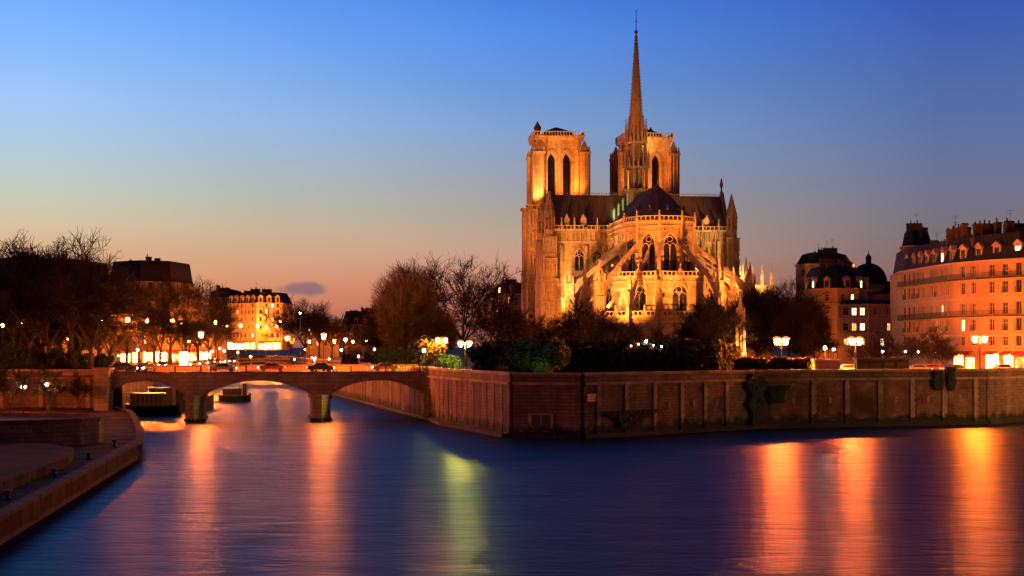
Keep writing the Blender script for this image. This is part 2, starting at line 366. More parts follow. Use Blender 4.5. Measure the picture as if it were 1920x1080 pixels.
# ------------------------------------------------------------------ bridge
def arch_strip(mb, x0, x1, zspring, zcrown, ztop, y0, y1, n=14):
    """segmental arch spandrel between x0..x1: front, back and soffit"""
    xs = [x0 + (x1 - x0) * i / n for i in range(n + 1)]; h = (x1 - x0) / 2; r = zcrown - zspring; Rr = (h * h + r * r) / (2 * r); cz = zcrown - Rr; cx = (x0 + x1) / 2
    zs = [cz + math.sqrt(max(0, Rr * Rr - (x - cx) ** 2)) for x in xs]
    for i in range(n):
        a, b, za, zb = xs[i], xs[i + 1], zs[i], zs[i + 1]
        mb.add([(a, y0, za), (b, y0, zb), (b, y0, ztop), (a, y0, ztop), (a, y1, za), (b, y1, zb), (b, y1, ztop), (a, y1, ztop)],
               [(0, 1, 2, 3), (5, 4, 7, 6), (4, 5, 1, 0), (3, 2, 6, 7)])
    return xs, zs
def bridge(name, label, X0, X1, D, piers, zs, zc, ztop, wid, pw, railing=True, m=BRST, rz=0):
    e = empty(name, ((X0 + X1) / 2, D, 0), label, 'bridge', rz=rz); ox = (X0 + X1) / 2
    ed = [X0] + [v for p in piers for v in (p - pw / 2, p + pw / 2)] + [X1]
    for k in range(0, len(ed), 2):
        mb = MB(); a, b = ed[k] - ox, ed[k + 1] - ox
        arch_strip(mb, a, b, zs, zc, ztop, 0, wid); o = mb.build('arch', m, e)
        r = MB(); xs, zz = arch_strip(MB(), a, b, zs, zc, ztop, 0, wid)
        for i in range(len(xs) - 1):
            r.add([(xs[i], -.1, zz[i] - .02), (xs[i + 1], -.1, zz[i + 1] - .02), (xs[i + 1], -.1, zz[i + 1] + .5), (xs[i], -.1, zz[i] + .5),
                   (xs[i], .1, zz[i] - .02), (xs[i + 1], .1, zz[i + 1] - .02), (xs[i + 1], .1, zz[i + 1] + .5), (xs[i], .1, zz[i] + .5)], [(0, 1, 2, 3), (3, 2, 6, 7), (1, 0, 4, 5)])
        r.build('arch_ring', QUAYT, o)
    for p in piers:
        q = MB(); x = p - ox; h = pw / 2
        q.box(x - h, x + h, 0, wid, zs, ztop)
        q.loft([[(x - h * 1.0, -.2, -2), (x, -1.9, -2), (x + h, -.2, -2), (x + h, wid + .2, -2), (x, wid + 1.9, -2), (x - h, wid + .2, -2)],
                [(x - h * 1.0, -.2, zs - .7), (x, -1.9, zs - .7), (x + h, -.2, zs - .7), (x + h, wid + .2, zs - .7), (x, wid + 1.9, zs - .7), (x - h, wid + .2, zs - .7)]])
        o = q.build('pier', m, e)
        q = MB(); g = h + .25
        q.loft([[(x - g, -.3, z), (x, -2.2, z), (x + g, -.3, z), (x + g, wid + .3, z), (x, wid + 2.2, z), (x - g, wid + .3, z)] for z in (zs - .7, zs)])
        q.loft([[(x - g, -.3, z), (x, -2.2, z), (x + g, -.3, z), (x + g, wid + .3, z), (x, wid + 2.2, z), (x - g, wid + .3, z)] for z in (-2, .35)])
        q.build('pier_cap', QUAYT, o)
    w_ = (X1 - X0) / 2
    dk = MB(); dk.box(-w_ - 6, w_ + 3, -.25, wid + .25, ztop, ztop + .3); dk.build('deck_cornice', QUAYT, e)
    rd = MB(); rd.box(-w_ - 6, w_ + 3, 2.2, wid - 2.2, ztop + .304, ztop + .32); rd.build('roadway', GROUND, e)
    sw = MB(); sw.box(-w_ - 6, w_ + 3, .2, 2.2, ztop + .3, ztop + .45); sw.box(-w_ - 6, w_ + 3, wid - 2.2, wid - .2, ztop + .3, ztop + .45); sw.build('pavement', QUAYT, e)
    if railing:
        for yy in (0, wid - .15):
            r = MB(); z = ztop + .3; n = int(2 * w_ / .45)
            r.box(-w_, w_, yy - .05, yy + .17, z + 1.0, z + 1.1); r.box(-w_, w_, yy, yy + .12, z, z + .12)
            for i in range(n + 1):
                x = -w_ + 2 * w_ * i / n; big = i % 12 == 0
                r.box(x - (.14 if big else .035), x + (.14 if big else .035), yy - (.02 if big else -.03), yy + (.14 if big else .09), z + .12, z + 1.0)
            if yy and name == 'stone_bridge': r.box(-w_, w_, yy + .02, yy + .08, z + .12, z + 1.0)
            r.build('railing', RAILP if yy and name == 'stone_bridge' else IRON, e)
    return e
BX0, BX1 = PX(206, 246), PX(801, 248)
br = bridge('stone_bridge', 'three arched stone bridge with iron railing leading to the island', BX0, BX1, 244.5, [PX(371, 246), PX(604, 246)], 4.0, 6.25, 7.15, 12, 2.8, rz=.16)
# abutment pillars
for px, lab, wdt in ((193, 'tall dark stone abutment pier at the left end of the bridge', 2.2), (811, 'orange lit stone abutment pier where the bridge meets the island', 2.4)):
    x = PX(px, 240 if px < 400 else 248.5); e = empty('abutment_pier', (x, 239.4 if px < 400 else 247.2, 0), lab, 'pillar'); p = MB(); p.box(-wdt / 2, wdt / 2, -.6, 2.2 if px < 400 else 6, -1.9, 7.9); p.build('shaft', BRST, e)
    p = MB(); p.box(-wdt / 2 - .2, wdt / 2 + .2, -.8, 2.4, 7.9, 8.3); p.box(-wdt / 2 - .1, wdt / 2 + .1, -.7, -.6, 6.6, 6.9); p.build('cap', QUAYT, e)
far = bridge('iron_bridge', 'low dark iron footbridge across the river far beyond the stone bridge', PX(380, 500), PX(600, 500), 500, [], 3.5, 6.6, 7.4, 14, 2, True, IRON)

# ------------------------------------------------------------------ trees
def tree_mesh(seed, H, spread, limbs, levels, up=.75, twig=.03, fan=(5, 5, 5), trunk_h=.25, tr=.4, fuzz=0, env=None):
    rnd = random.Random(seed); T = MB(); C = MB()
    th = H * trunk_h
    p = Vector((0, 0, -.3)); q = Vector((rnd.uniform(-.3, .3), rnd.uniform(-.3, .3), th))
    T.lathe(0, 0, [(-.3, tr * 1.4), (.5, tr * 1.05)], 8); T.tube((0, 0, .5), q, tr * 1.03, tr * .8, 8)
    def grow(mb, p, d, L, r, lev):
        segs = 3 if lev > 1 else 2; pts = [p]; dd = d.copy()
        for k in range(segs):
            dd = (dd + Vector((rnd.gauss(0, .13), rnd.gauss(0, .13), rnd.gauss(.04, .09)))).normalized()
            pts.append(pts[-1] + dd * L / segs)
        for k in range(segs):
            mb.tube(pts[k], pts[k + 1], r * (1 - k / segs * .55), r * (1 - (k + 1) / segs * .55), 5 if lev > 2 else 3)
        if lev == 0: return
        n = fan[min(lev - 1, len(fan) - 1)]
        for i in range(n):
            t = .3 + .7 * (i + rnd.random()) / n; k = min(segs - 1, int(t * segs)); pp = pts[k].lerp(pts[k + 1], t * segs - k if t < 1 else 1)
            side = Vector((rnd.gauss(0, 1), rnd.gauss(0, 1), rnd.gauss(.15, .7))).normalized()
            nd = (dd * .75 + side * .75).normalized()
            grow(C, pp, nd, L * rnd.uniform(.42, .66), max(twig, r * .45), lev - 1)
    # leader plus limbs
    for i in range(limbs):
        a = 2 * math.pi * i / limbs + rnd.uniform(-.3, .3); inc = rnd.uniform(.25, 1.0)
        d = Vector((math.cos(a) * spread * inc, math.sin(a) * spread * inc, up)).normalized()
        grow(T, q * (1 if i < 3 else rnd.uniform(.8, 1)), d, (H - th) * rnd.uniform(.62, .8) * (1.0 - .12 * inc), tr * .42, levels)
    if env:
        rx, rz, cz, n = env
        for k in range(n):
            v = Vector((rnd.gauss(0, 1), rnd.gauss(0, 1), rnd.gauss(0, 1))).normalized() * rnd.random() ** .42; bump_ = 1 + .13 * math.sin(5 * math.atan2(v.y, v.x) + 4 * v.z + seed)
            p = Vector((v.x * rx * bump_, v.y * rx * bump_, cz + v.z * rz * bump_)); d = (v + Vector((rnd.gauss(0, .5), rnd.gauss(0, .5), .5 + rnd.gauss(0, .4)))).normalized(); L = rnd.uniform(.5, 1.3)
            q1 = p + d * L * .6; C.tube(p - d * L * .5, q1, .035, .025, 3); C.tube(q1, q1 + (d + Vector((rnd.gauss(0, .4), rnd.gauss(0, .4), .1))) * L * .5, .025, .014, 3)
    if fuzz:
        m = len(C.v); zc_ = H * .5
        for k in range(fuzz):
            p = Vector(C.v[rnd.randrange(m)]); d = ((p - Vector((0, 0, zc_))).normalized() * .8 + Vector((rnd.gauss(0, .6), rnd.gauss(0, .6), rnd.gauss(.1, .5)))).normalized(); C.tube(p, p + d * rnd.uniform(.4, 1.2), .028, .014, 3)
    zs_ = sorted(v[2] for v in C.v); top = zs_[int(len(zs_) * .985)]; return T, C, top
PROTO = {}
def proto(key, *a, tw=None, **k):
    T, C, top = tree_mesh(*a, **k)
    PROTO[key] = (T.mesh('trunk', BARK), C.mesh('crown', tw or TWIG), top)
proto('tall', 3, 20, .55, 8, 3, twig=.05, fan=(8, 7, 5), trunk_h=.28, fuzz=2500)
proto('wide', 8, 20, .85, 8, 3, twig=.042, fan=(8, 7, 5), trunk_h=.24, fuzz=2500)
proto('vase', 12, 20, .65, 8, 3, twig=.05, fan=(8, 7, 5), trunk_h=.2, fuzz=2500)
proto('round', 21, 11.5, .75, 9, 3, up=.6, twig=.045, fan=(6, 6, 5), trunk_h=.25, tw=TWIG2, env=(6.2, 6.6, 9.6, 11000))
proto('small', 33, 10, .8, 7, 3, twig=.035, fan=(8, 6, 5), trunk_h=.2, tr=.2, fuzz=1200)
proto('dense', 51, 10.5, .8, 8, 3, up=.6, twig=.045, fan=(6, 6, 5), trunk_h=.2, env=(5.2, 5.6, 8.6, 8500))
def tree(kind, px, d, ytop, label, group, base=7.3, wide=1.0, rz=0):
    T, C, top = PROTO[kind]; z = CH + (HZ - ytop) / F * d; s = (z - base) / top
    e = empty('bare_tree', (PX(px, d), d, base), label, 'tree', group, rz)
    inst('trunk', T, e, sc_=(s * wide, s * wide, s)); inst('crown', C, e, sc_=(s * wide, s * wide, s)); return e
def leafy(name, label, cat, c, rx, ry, h, n, m, group=None, seed=1, leaf=.35, box=False, clumps=14):
    rnd = random.Random(seed); e = empty(name, c, label, cat, group)
    C = MB(); T = MB(); cl = []
    for k in range(clumps):
        if box: cl.append((rnd.uniform(-rx, rx), rnd.uniform(-ry, ry), rnd.uniform(.3, h - .3), .9))
        else:
            a = rnd.uniform(0, 6.28); r = rnd.random() ** .5 * .75; cl.append((math.cos(a) * r * rx, math.sin(a) * r * ry, h * (.2 + .62 * rnd.random()), rnd.uniform(.28, .45) * min(rx, h * .6)))
    for k in range(n):
        if box:
            x, y, z = rnd.uniform(-rx, rx), rnd.uniform(-ry, ry), rnd.uniform(0, h)
            s_ = rnd.random()
            if s_ < .6: y = -ry + rnd.gauss(0, .08)
            elif s_ < .85: z = h
            z = z * (1 + .045 * math.sin(x * 1.3 + seed) + .03 * math.sin(x * 3.7) + .03 * rnd.gauss(0, 1))
        else:
            q = rnd.choice(cl); v = Vector((rnd.gauss(0, 1), rnd.gauss(0, 1), rnd.gauss(0, .9))).normalized() * q[3] * rnd.uniform(.7, 1.1)
            x, y, z = q[0] + v.x, q[1] + v.y, max(.05, q[2] + v.z)
        u = Vector((rnd.gauss(0, 1), rnd.gauss(0, 1), rnd.gauss(0, 1))).normalized(); w2 = u.orthogonal().normalized(); L = leaf * rnd.uniform(.5, 1.2)
        p = Vector((x, y, z)); C.add([p - u * L, p + w2 * L * .5, p + u * L, p - w2 * L * .5], [(0, 1, 2, 3)])
    if box: 
        core = MB(); core.box(-rx + .3, rx - .3, -ry + .3, ry - .3, 0, h * .82); core.build('trunk', m, e)
    else:
        for q in cl: T.tube((0, 0, 0), q[:3], .09, .04, 4)
        T.build('trunk', BARK, e)
    C.build('crown', m, e); return e
ORD = ['first', 'second', 'third', 'fourth', 'fifth', 'sixth', 'seventh', 'eighth', 'ninth', 'tenth', 'eleventh', 'twelfth', 'thirteenth', 'fourteenth', 'fifteenth', 'sixteenth', 'seventeenth', 'eighteenth', 'nineteenth', 'twentieth']
kinds = ['tall', 'wide', 'vase']
G1 = 'big bare trees on the near left bank'
near = [(-5, 305, 497, 'dense'), (38, 315, 491, 'tall'), (75, 310, 487, 'dense'), (112, 318, 485, 'wide'), (150, 312, 503, 'dense'), (186, 305, 529, 'vase'), (-25, 262, 489, 'vase'), (22, 285, 461, 'tall'), (52, 265, 487, 'wide'), (92, 300, 475, 'vase'), (132, 275, 453, 'tall'), (172, 262, 514, 'wide'), (205, 300, 549, 'vase')]
near.sort()
for i, (px, d, y, k) in enumerate(near):
    tree(k, px, d, y, 'large bare tree on the dark left bank, %s from the left edge of the photo' % ORD[i], G1, rz=i * 1.3, wide=1.15)
G2 = 'bare trees along the left bank street beyond the bridge'
row = [(238, 310, 532), (262, 335, 520), (290, 360, 538), (318, 350, 528), (345, 335, 538), (372, 380, 548), (392, 420, 556), (300, 300, 560), (408, 360, 590), (352, 300, 585)]
row.sort()
for i, (px, d, y) in enumerate(row):
    tree(kinds[i % 3], px, d, y, 'bare street tree behind the bridge left half, %s from the left' % ORD[i], G2, rz=i * .9 + .5)
G3 = 'small bare trees on the far bank'
for i, (px, d, y) in enumerate([(546, 560, 575), (572, 540, 566), (598, 520, 572), (622, 560, 590), (650, 480, 608), (680, 450, 612)]):
    tree(kinds[(i + 1) % 3], px, d, y, 'hazy bare tree right of the orange building, %s from the left' % ORD[i], G3, rz=i * 1.7)
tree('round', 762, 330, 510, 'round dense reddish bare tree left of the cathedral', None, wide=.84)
tree('dense', 724, 345, 572, 'smaller rounded bare tree at the left foot of the round reddish one', None, rz=2)
tree('wide', 872, 335, 490, 'tall bare tree with wide open branches against the sky left of the cathedral', None, rz=.8)
tree('vase', 912, 345, 552, 'bare tree just right of the wide open one, left of the cathedral', None, rz=1.9)
tree('dense', 818, 320, 584, 'low dark bare tree between the round tree and the wide open tree', None, rz=3)
tree('small', 955, 350, 570, 'small bare tree at the left foot of the cathedral tower', None)
G4 = 'small bare garden trees in front of the cathedral'
for i, (px, d, y) in enumerate([(985, 330, 588), (1015, 320, 596), (1052, 335, 590), (1098, 325, 566), (1128, 310, 584), (1170, 300, 605), (1240, 310, 618), (1295, 320, 600)]):
    tree('small', px, d, y, 'small bare garden tree before the cathedral walls, %s from the left' % ORD[i], G4, rz=i * 2.1, wide=1.2)
G5 = 'bare trees right of the choir'
for i, (px, d, y, k) in enumerate([(1332, 320, 572, 'dense'), (1362, 300, 562, 'vase'), (1420, 350, 548, 'dense'), (1448, 330, 546, 'vase'), (1478, 340, 534, 'tall'), (1506, 310, 572, 'dense'), (1528, 300, 612, 'small')]):
    tree(k, px, d, y, 'bare tree at the right side of the cathedral, %s from the left' % ORD[i], G5, rz=i * 1.1, wide=1.1)
G6 = 'bare trees before the right hand buildings'
for i, (px, d, y) in enumerate([(1618, 270, 640), (1660, 275, 628), (1700, 268, 634), (1742, 265, 618), (1772, 262, 640)]):
    tree('small', px, d, y, 'small leafless tree on the quay before the tall right building, %s from the left' % ORD[i], G6, rz=i * 1.4, wide=1.3)
tree('small', 92, 225, 690, 'small leaning bare tree on the lower left quay by the white lamp', None, base=1.75, wide=.9)
tree('small', 20, 215, 672, 'thin bare tree at the left edge on the lower quay', None, base=1.75, rz=2, wide=.9)
tree('small', 148, 236, 700, 'thin bare tree on the lower quay before the orange wall', None, base=1.75, rz=1, wide=.7)
# evergreens and hedges
for i, (px, d, rx, h, n) in enumerate([(-10, 262, 7, 5.5, 2600), (62, 266, 6, 4.6, 2400), (120, 264, 6, 3.8, 2400), (172, 268, 4.5, 3.0, 1800)]):
    leafy('evergreen_bush', 'dark bush below the big left bank trees, %s from the left edge' % ['first', 'second', 'third', 'fourth'][i], 'bush', (PX(px, d), d, 7.3), rx, 2.5, h, n, LEAFD, 'dark bushes on top of the left bank wall', 40 + i, clumps=22)
leafy('evergreen_bush', 'broad green lit evergreen shrub behind the quay wall left of centre', 'bush', (PX(1010, 232), 232, 7.3), 5.5, 3, 5.3, 5200, LEAF, seed=4, clumps=26)
leafy('evergreen_bush', 'dark rounded bush at the left end of the garden hedge', 'bush', (PX(915, 236), 236, 7.3), 4, 3, 4.8, 3500, LEAFD, seed=5, clumps=18)
leafy('evergreen_bush', 'round bush beside the lamps where the bridge meets the island', 'bush', (PX(838, 256), 258, 7.3), 2.6, 2, 3.0, 1800, LEAFD, seed=6)
leafy('evergreen_bush', 'dark green bush beyond the right end of the bridge railing', 'bush', (PX(742, 290), 290, 7.3), 6, 3, 4.2, 2500, LEAFD, seed=7, clumps=22)
leafy('evergreen_bush', 'low dark bush line at the far side of the bridge', 'bush', (PX(672, 330), 330, 7.3), 5, 3, 2.8, 1800, LEAFD, seed=8, clumps=20)
leafy('evergreen_bush', 'dark tall bush left of the reddish twin lamp on the island', 'bush', (PX(800, 300), 302, 7.3), 5, 3, 6.5, 3000, LEAFD, seed=9, clumps=22)
leafy('hedge', 'long dark clipped garden hedge behind the wall below the choir', 'hedge', (PX(1140, 240), 242, 7.3), 17.5, 1.3, 4.7, 9000, LEAFD, seed=10, box=True)
leafy('hedge', 'dark hedge under the right flying buttresses beside the long one', 'hedge', (PX(1330, 246), 246, 7.3), 4.8, 1.3, 4.2, 3000, LEAFD, seed=11, box=True)
leafy('hedge', 'low clipped dark hedge left of the lit kiosk on the quay', 'hedge', (PX(1448, 236), 237, 7.3), 5.7, .8, 2.35, 2600, LEAFD, seed=12, box=True)
def ivy(px0, px1, y0, y1, label, A, B, n, seed):
    M, L = frame(A, B); rnd = random.Random(seed); C = MB(); Mi = M.inverted()
    d0 = A[1]
    def s_at(px):
        t = (px - 960) / F; ax, ay = A; bx, by = B   # intersection of the sight line with the wall
        k = (t * ay - ax) / ((bx - ax) - t * (by - ay)); return k * L
    s0, s1 = s_at(px0), s_at(px1); zt = 8.3; zb = CH - (y1 - HZ) / F * (A[1] + B[1]) / 2; z_top = CH - (y0 - HZ) / F * (A[1] + B[1]) / 2
    for k in range(n):
        t = rnd.random(); z = z_top + (zb - z_top) * t; half = (s1 - s0) / 2 * (1 - .55 * t ** 2); s = (s0 + s1) / 2 + rnd.uniform(-1, 1) * half * (1 + .3 * math.sin(z * 2.3))
        p = Vector((s, -.9 - rnd.random() * .35, z)); u = Vector((rnd.gauss(0, 1), rnd.gauss(0, .3), rnd.gauss(0, 1))).normalized(); v = Vector((-u.z, 0, u.x)); l = .22
        C.add([M @ q for q in (p - u * l, p + v * l * .6, p + u * l, p - v * l * .6)], [(0, 1, 2, 3)])
    o = C.build('ivy', LEAFD); tag(o, label, 'ivy', None)
ivy(1392, 1424, 700, 800, 'tall dark ivy curtain hanging down the quay wall', ISL[6], ISL[7], 2600, 1)
ivy(1432, 1470, 722, 752, 'small ragged ivy patch on the wall right of the ivy curtain', ISL[7], ISL[8], 700, 2)
ivy(1742, 1762, 697, 732, 'left of two dark ivy tufts hanging over the parapet', ISL[7], ISL[8], 500, 3)
ivy(1768, 1784, 690, 732, 'right of two dark ivy tufts hanging over the parapet', ISL[7], ISL[8], 500, 4)
ivy(1132, 1212, 770, 800, 'dark mossy growth low on the wall below the sign', ISL[5], ISL[6], 1500, 5)

# ------------------------------------------------------------------ cathedral
ZB = 11.3
cath = empty('cathedral', (35.5, 450, 7.3), 'floodlit gothic cathedral with two square towers, thin spire and flying buttresses', 'cathedral', rz=.11)
DZ = ZB - 7.3
CT = Matrix.Translation((0, 0, DZ))
def cpart(mb, name, m, parent=None, **k): return mb.build(name, m, parent or cath, **k)
def arch_prof(cx, hw, sill, spring, apex, n=6):
    """pointed arch outline, counter clockwise from lower left"""
    rise = apex - spring; pts = [(cx - hw, sill), (cx + hw, sill)]
    Rr = (rise * rise + hw * hw) / (2 * hw)
    right = []
    for i in range(n + 1):
        a = math.asin(min(1, rise / Rr)) * i / n
        right.append((cx + hw - Rr + Rr * math.cos(a), spring + Rr * math.sin(a)))
    leftp = [(2 * cx - x, z) for x, z in right]
    return pts[:1], right, leftp
def arch_wall(mb, L, z0, z1, wins, th=.8):
    """wall face with pointed openings; wins sorted list of (cx, hw, sill, spring, apex)"""
    x = 0
    def q(a, b, c, d): mb.add([(a, 0, c), (b, 0, c), (b, 0, d), (a, 0, d)], [(0, 1, 2, 3)])
    for cx, hw, sill, spring, apex in wins:
        if cx - hw > x: q(x, cx - hw, z0, z1)
        if sill > z0: q(cx - hw, cx + hw, z0, sill)
        _, rt, lf = arch_prof(cx, hw, sill, spring, apex)
        curve = lf + rt[::-1][1:]; curve = [(cx - hw, spring)] + lf[1:] + rt[::-1][1:]
        for a, b in zip(curve[:-1], curve[1:]):
            if abs(a[0] - b[0]) > 1e-5: mb.add([(a[0], 0, a[1]), (b[0], 0, b[1]), (b[0], 0, z1), (a[0], 0, z1)], [(0, 1, 2, 3)])
        ring = [(cx - hw, sill)] + curve + [(cx + hw, sill)]
        for a, b in zip(ring[:-1], ring[1:]): mb.add([(a[0], 0, a[1]), (b[0], 0, b[1]), (b[0], th, b[1]), (a[0], th, a[1])], [(0, 3, 2, 1)])
        mb.add([(cx - hw, 0, sill), (cx + hw, 0, sill), (cx + hw, th, sill), (cx - hw, th, sill)], [(0, 1, 2, 3)])
        x = cx + hw
    if L > x: q(x, L, z0, z1)
def arch_window(M, w_, parent, th=.8, tracery=True, m=GLASSD, hood=True):
    cx, hw, sill, spring, apex = w_
    _, rt, lf = arch_prof(cx, hw, sill, spring, apex)
    g = MB().at(M); pts = [(cx - hw, th - .12, sill), (cx + hw, th - .12, sill)] + [(x, th - .12, z) for x, z in rt] + [(x, th - .12, z) for x, z in lf[::-1][1:]]
    g.add(pts, [tuple(range(len(pts)))]); o = cpart(g, 'window', m, parent)
    t = MB().at(M)
    if hood:
        pr = [(cx - hw, spring)] + lf[1:] + rt[::-1][1:]
        for a, b in zip(pr[:-1], pr[1:]):
            ka = lambda p: (cx + (p[0] - cx) * 1.22, spring + (p[1] - spring) * 1.16)
            A, B = ka(a), ka(b)
            t.add([(a[0], -.22, a[1]), (b[0], -.22, b[1]), (B[0], -.22, B[1]), (A[0], -.22, A[1]), (a[0], .02, a[1]), (b[0], .02, b[1]), (B[0], .02, B[1]), (A[0], .02, A[1])], [(0, 1, 2, 3), (3, 2, 6, 7), (1, 0, 4, 5)])
    if tracery:
        y0, y1 = th - .45, th - .2; t.box(cx - .11, cx + .11, y0, y1, sill, spring + .1)
        for s in (-1, 1):
            _, r2, l2 = arch_prof(cx + s * hw / 2, hw / 2, sill, spring - hw * .4, spring + hw * .35, 4); pr = l2 + r2[::-1][1:]
            for a, b in zip(pr[:-1], pr[1:]): t.tube((a[0], (y0 + y1) / 2, a[1]), (b[0], (y0 + y1) / 2, b[1]), .12, .12, 4)
        rr_ = hw * .42; cz = (spring + apex) / 2 + .05 * hw; n = 12
        for i in range(n):
            a, b = 2 * math.pi * i / n, 2 * math.pi * (i + 1) / n
            t.tube((cx + rr_ * math.cos(a), (y0 + y1) / 2, cz + rr_ * math.sin(a)), (cx + rr_ * math.cos(b), (y0 + y1) / 2, cz + rr_ * math.sin(b)), .12, .12, 4)
    if t.v: cpart(t, 'tracery', STONE2, o)
    return o
def pinn(mb, x, y, z, h, w_=1.0):
    """square shaft, gablets and crocketed pyramid; h overall"""
    a = w_ / 2; s = h * .42
    mb.box(x - a, x + a, y - a, y + a, z, z + s); mb.box(x - a * 1.25, x + a * 1.25, y - a * 1.25, y + a * 1.25, z + s, z + s + .25)
    mb.loft([[(x - a, y - a, z + s + .25), (x + a, y - a, z + s + .25), (x + a, y + a, z + s + .25), (x - a, y + a, z + s + .25)], [(x + sx * .05, y + sy * .05, z + h) for sx, sy in ((-1, -1), (1, -1), (1, 1), (-1, 1))]])
    for k in range(3):
        t = .25 + .25 * k; zz = z + s + .25 + (h - s) * t; r = a * (1 - t) + .12
        mb.box(x - r, x + r, y - r, y + r, zz, zz + .18)
    mb.box(x - .14, x + .14, y - .14, y + .14, z + h - .05, z + h + .3)
def balus(mb, pts, z, h=1.3, step=1.1):
    for A, B in zip(pts[:-1], pts[1:]):
        M, L = frame(A, B); mb.at(CT @ M); mb.box(0, L, -.2, .15, z + h - .22, z + h); mb.box(0, L, -.15, .1, z, z + .2)
        n = max(1, int(L / step))
        for i in range(n + 1): mb.box(L * i / n - .13, L * i / n + .13, -.12, .08, z + .2, z + h - .22)
# ---- towers
def tower(cx, cyy, label, turret):
    tw = MB(); tw.at(CT @ Matrix.Translation((cx, cyy, 0)))
    sg = 1 if cx > 0 else -1
    # lower body with stages
    tw.box(-8.6, 8.6, -8, 8, -4, 46)
    for sx in (-1, 1):
        for sy in (-1, 1):
            ex = (1.8 if sg > 0 else .1) if sx == sg else 0
            tw.box(*sorted((sx * 6.6, sx * (10.2 + ex))), *sorted((sy * 5.6, sy * 9.4)), -4, 24)
            tw.box(*sorted((sx * 6.8, sx * (10.0 + ex * .8))), *sorted((sy * 5.8, sy * 9.1)), 24, 45.2)
            tw.box(*sorted((sx * 6.5, sx * (10.5 + ex * .8))), *sorted((sy * 5.5, sy * 9.6)), 44.8, 45.6)
            tw.box(*sorted((sx * 6.5, sx * (10.4 + ex))), *sorted((sy * 5.5, sy * 9.6)), 23.6, 24.3)
    # belfry core, set back
    o = cpart(tw, 'tower', STONE, None, label=label)
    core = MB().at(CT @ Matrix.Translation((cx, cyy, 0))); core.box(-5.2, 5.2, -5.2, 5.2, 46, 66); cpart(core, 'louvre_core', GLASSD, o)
    b = MB(); faces = [((-7.2, -7.0), (7.2, -7.0)), ((7.2, -7.0), (7.2, 7.0)), ((7.2, 7.0), (-7.2, 7.0)), ((-7.2, 7.0), (-7.2, -7.0))]
    hood = MB(); lv = MB()
    for A, B in faces:
        M, L = frame(A, B); MM = CT @ Matrix.Translation((cx, cyy, 0)) @ M; b.at(MM)
        wins = [(L / 2 - 2.45, 1.25, 46.2, 59.3, 62.0), (L / 2 + 2.45, 1.25, 46.2, 59.3, 62.0)]
        arch_wall(b, L, 46, 66.4, wins, 1.6)
        hood.at(MM)
        for wcx, hw, sl, sp, ap in wins:
            for j in range(3):
                g = hw + .25 + .42 * j; _, rt, lf = arch_prof(wcx, g, sl, sp, ap + .35 + .45 * j, 6); pr = lf + rt[::-1][1:]
                for p0, p1 in zip(pr[:-1], pr[1:]): hood.tube((p0[0], -.25 + .1 * j, p0[1]), (p1[0], -.25 + .1 * j, p1[1]), .17, .17, 4)
                for s in (-1, 1): hood.tube((wcx + s * g, -.1 - .2 + .1 * j, sl), (wcx + s * g, -.3 + .1 * j, sp), .17, .17, 5)
        lv.at(MM)
        for k in range(20):
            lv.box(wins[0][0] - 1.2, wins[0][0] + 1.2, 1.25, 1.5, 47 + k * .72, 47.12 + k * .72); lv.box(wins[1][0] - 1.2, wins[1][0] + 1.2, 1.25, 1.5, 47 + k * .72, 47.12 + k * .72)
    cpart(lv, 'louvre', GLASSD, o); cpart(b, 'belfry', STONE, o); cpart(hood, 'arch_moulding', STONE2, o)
    c = MB().at(CT @ Matrix.Translation((cx, cyy, 0)))
    c.box(-7.9, 7.9, -7.7, 7.7, 66.4, 67.2); c.box(-8.2, 8.2, -8.0, 8.0, 67.2, 67.5)
    cpart(c, 'cornice', STONE2, o)
    g = MB()
    T2 = Matrix.Translation((cx, cyy, 0))
    pts = [(-8.0, -7.8), (8.0, -7.8), (8.0, 7.8), (-8.0, 7.8), (-8.0, -7.8)]
    balus(g, [(x + cx, y + cyy) for x, y in pts], 67.5, 1.5, .9); cpart(g, 'parapet_gallery', STONE2, o)
    for sx in (-1, 1):
        for sy in (-1, 1):
            k = MB().at(CT @ Matrix.Translation((cx, cyy, 0))); x, y = sx * (6.7 if sx == sg == -1 else 8.0), sy * 7.7
            k.box(x - 1.55, x + 1.55, y - 1.5, y + 1.5, 45.6, 62)
            for u in (-1, 0, 1):
                k.tube((x + u * 1.05, y - 1.55, 46), (x + u * 1.05, y - 1.55, 61.6), .26, .26, 6); k.tube((x + sx * 1.6, y + u * 1.05, 46), (x + sx * 1.6, y + u * 1.05, 61.6), .26, .26, 6)
            k.box(x - 1.95, x + 1.95, y - 1.9, y + 1.9, 61.6, 62.4)
            for u in (-1, 1):
                for v in (-1, 1): k.lathe(x + u * 1.5, y + v * 1.45, [(62.4, .35), (63.6, .3), (64.4, .03)], 4)
            k.box(x - 1.0, x + 1.0, y - 1.0, y + 1.0, 62.4, 64.2); k.lathe(x, y, [(64.2, 1.2), (66.2, .25)], 4)
            for z in (50, 54, 58): k.box(x - 1.65, x + 1.65, y - 1.6, y + 1.6, z, z + .22)
            cpart(k, 'corner_buttress', STONE, o)
    r = MB().at(CT @ Matrix.Translation((cx, cyy, 0))); r.loft([[(-5.6, -5.6, 67.5), (5.6, -5.6, 67.5), (5.6, 5.6, 67.5), (-5.6, 5.6, 67.5)], [(-4.4, -4.4, 69.4), (4.4, -4.4, 69.4), (4.4, 4.4, 69.4), (-4.4, 4.4, 69.4)], [(-.4, -.4, 71.2), (.4, -.4, 71.2), (.4, .4, 71.2), (-.4, .4, 71.2)]])
    cpart(r, 'roof', SLATE, o)
    t = MB().at(CT @ Matrix.Translation((cx, cyy, 0))); tx, ty = turret
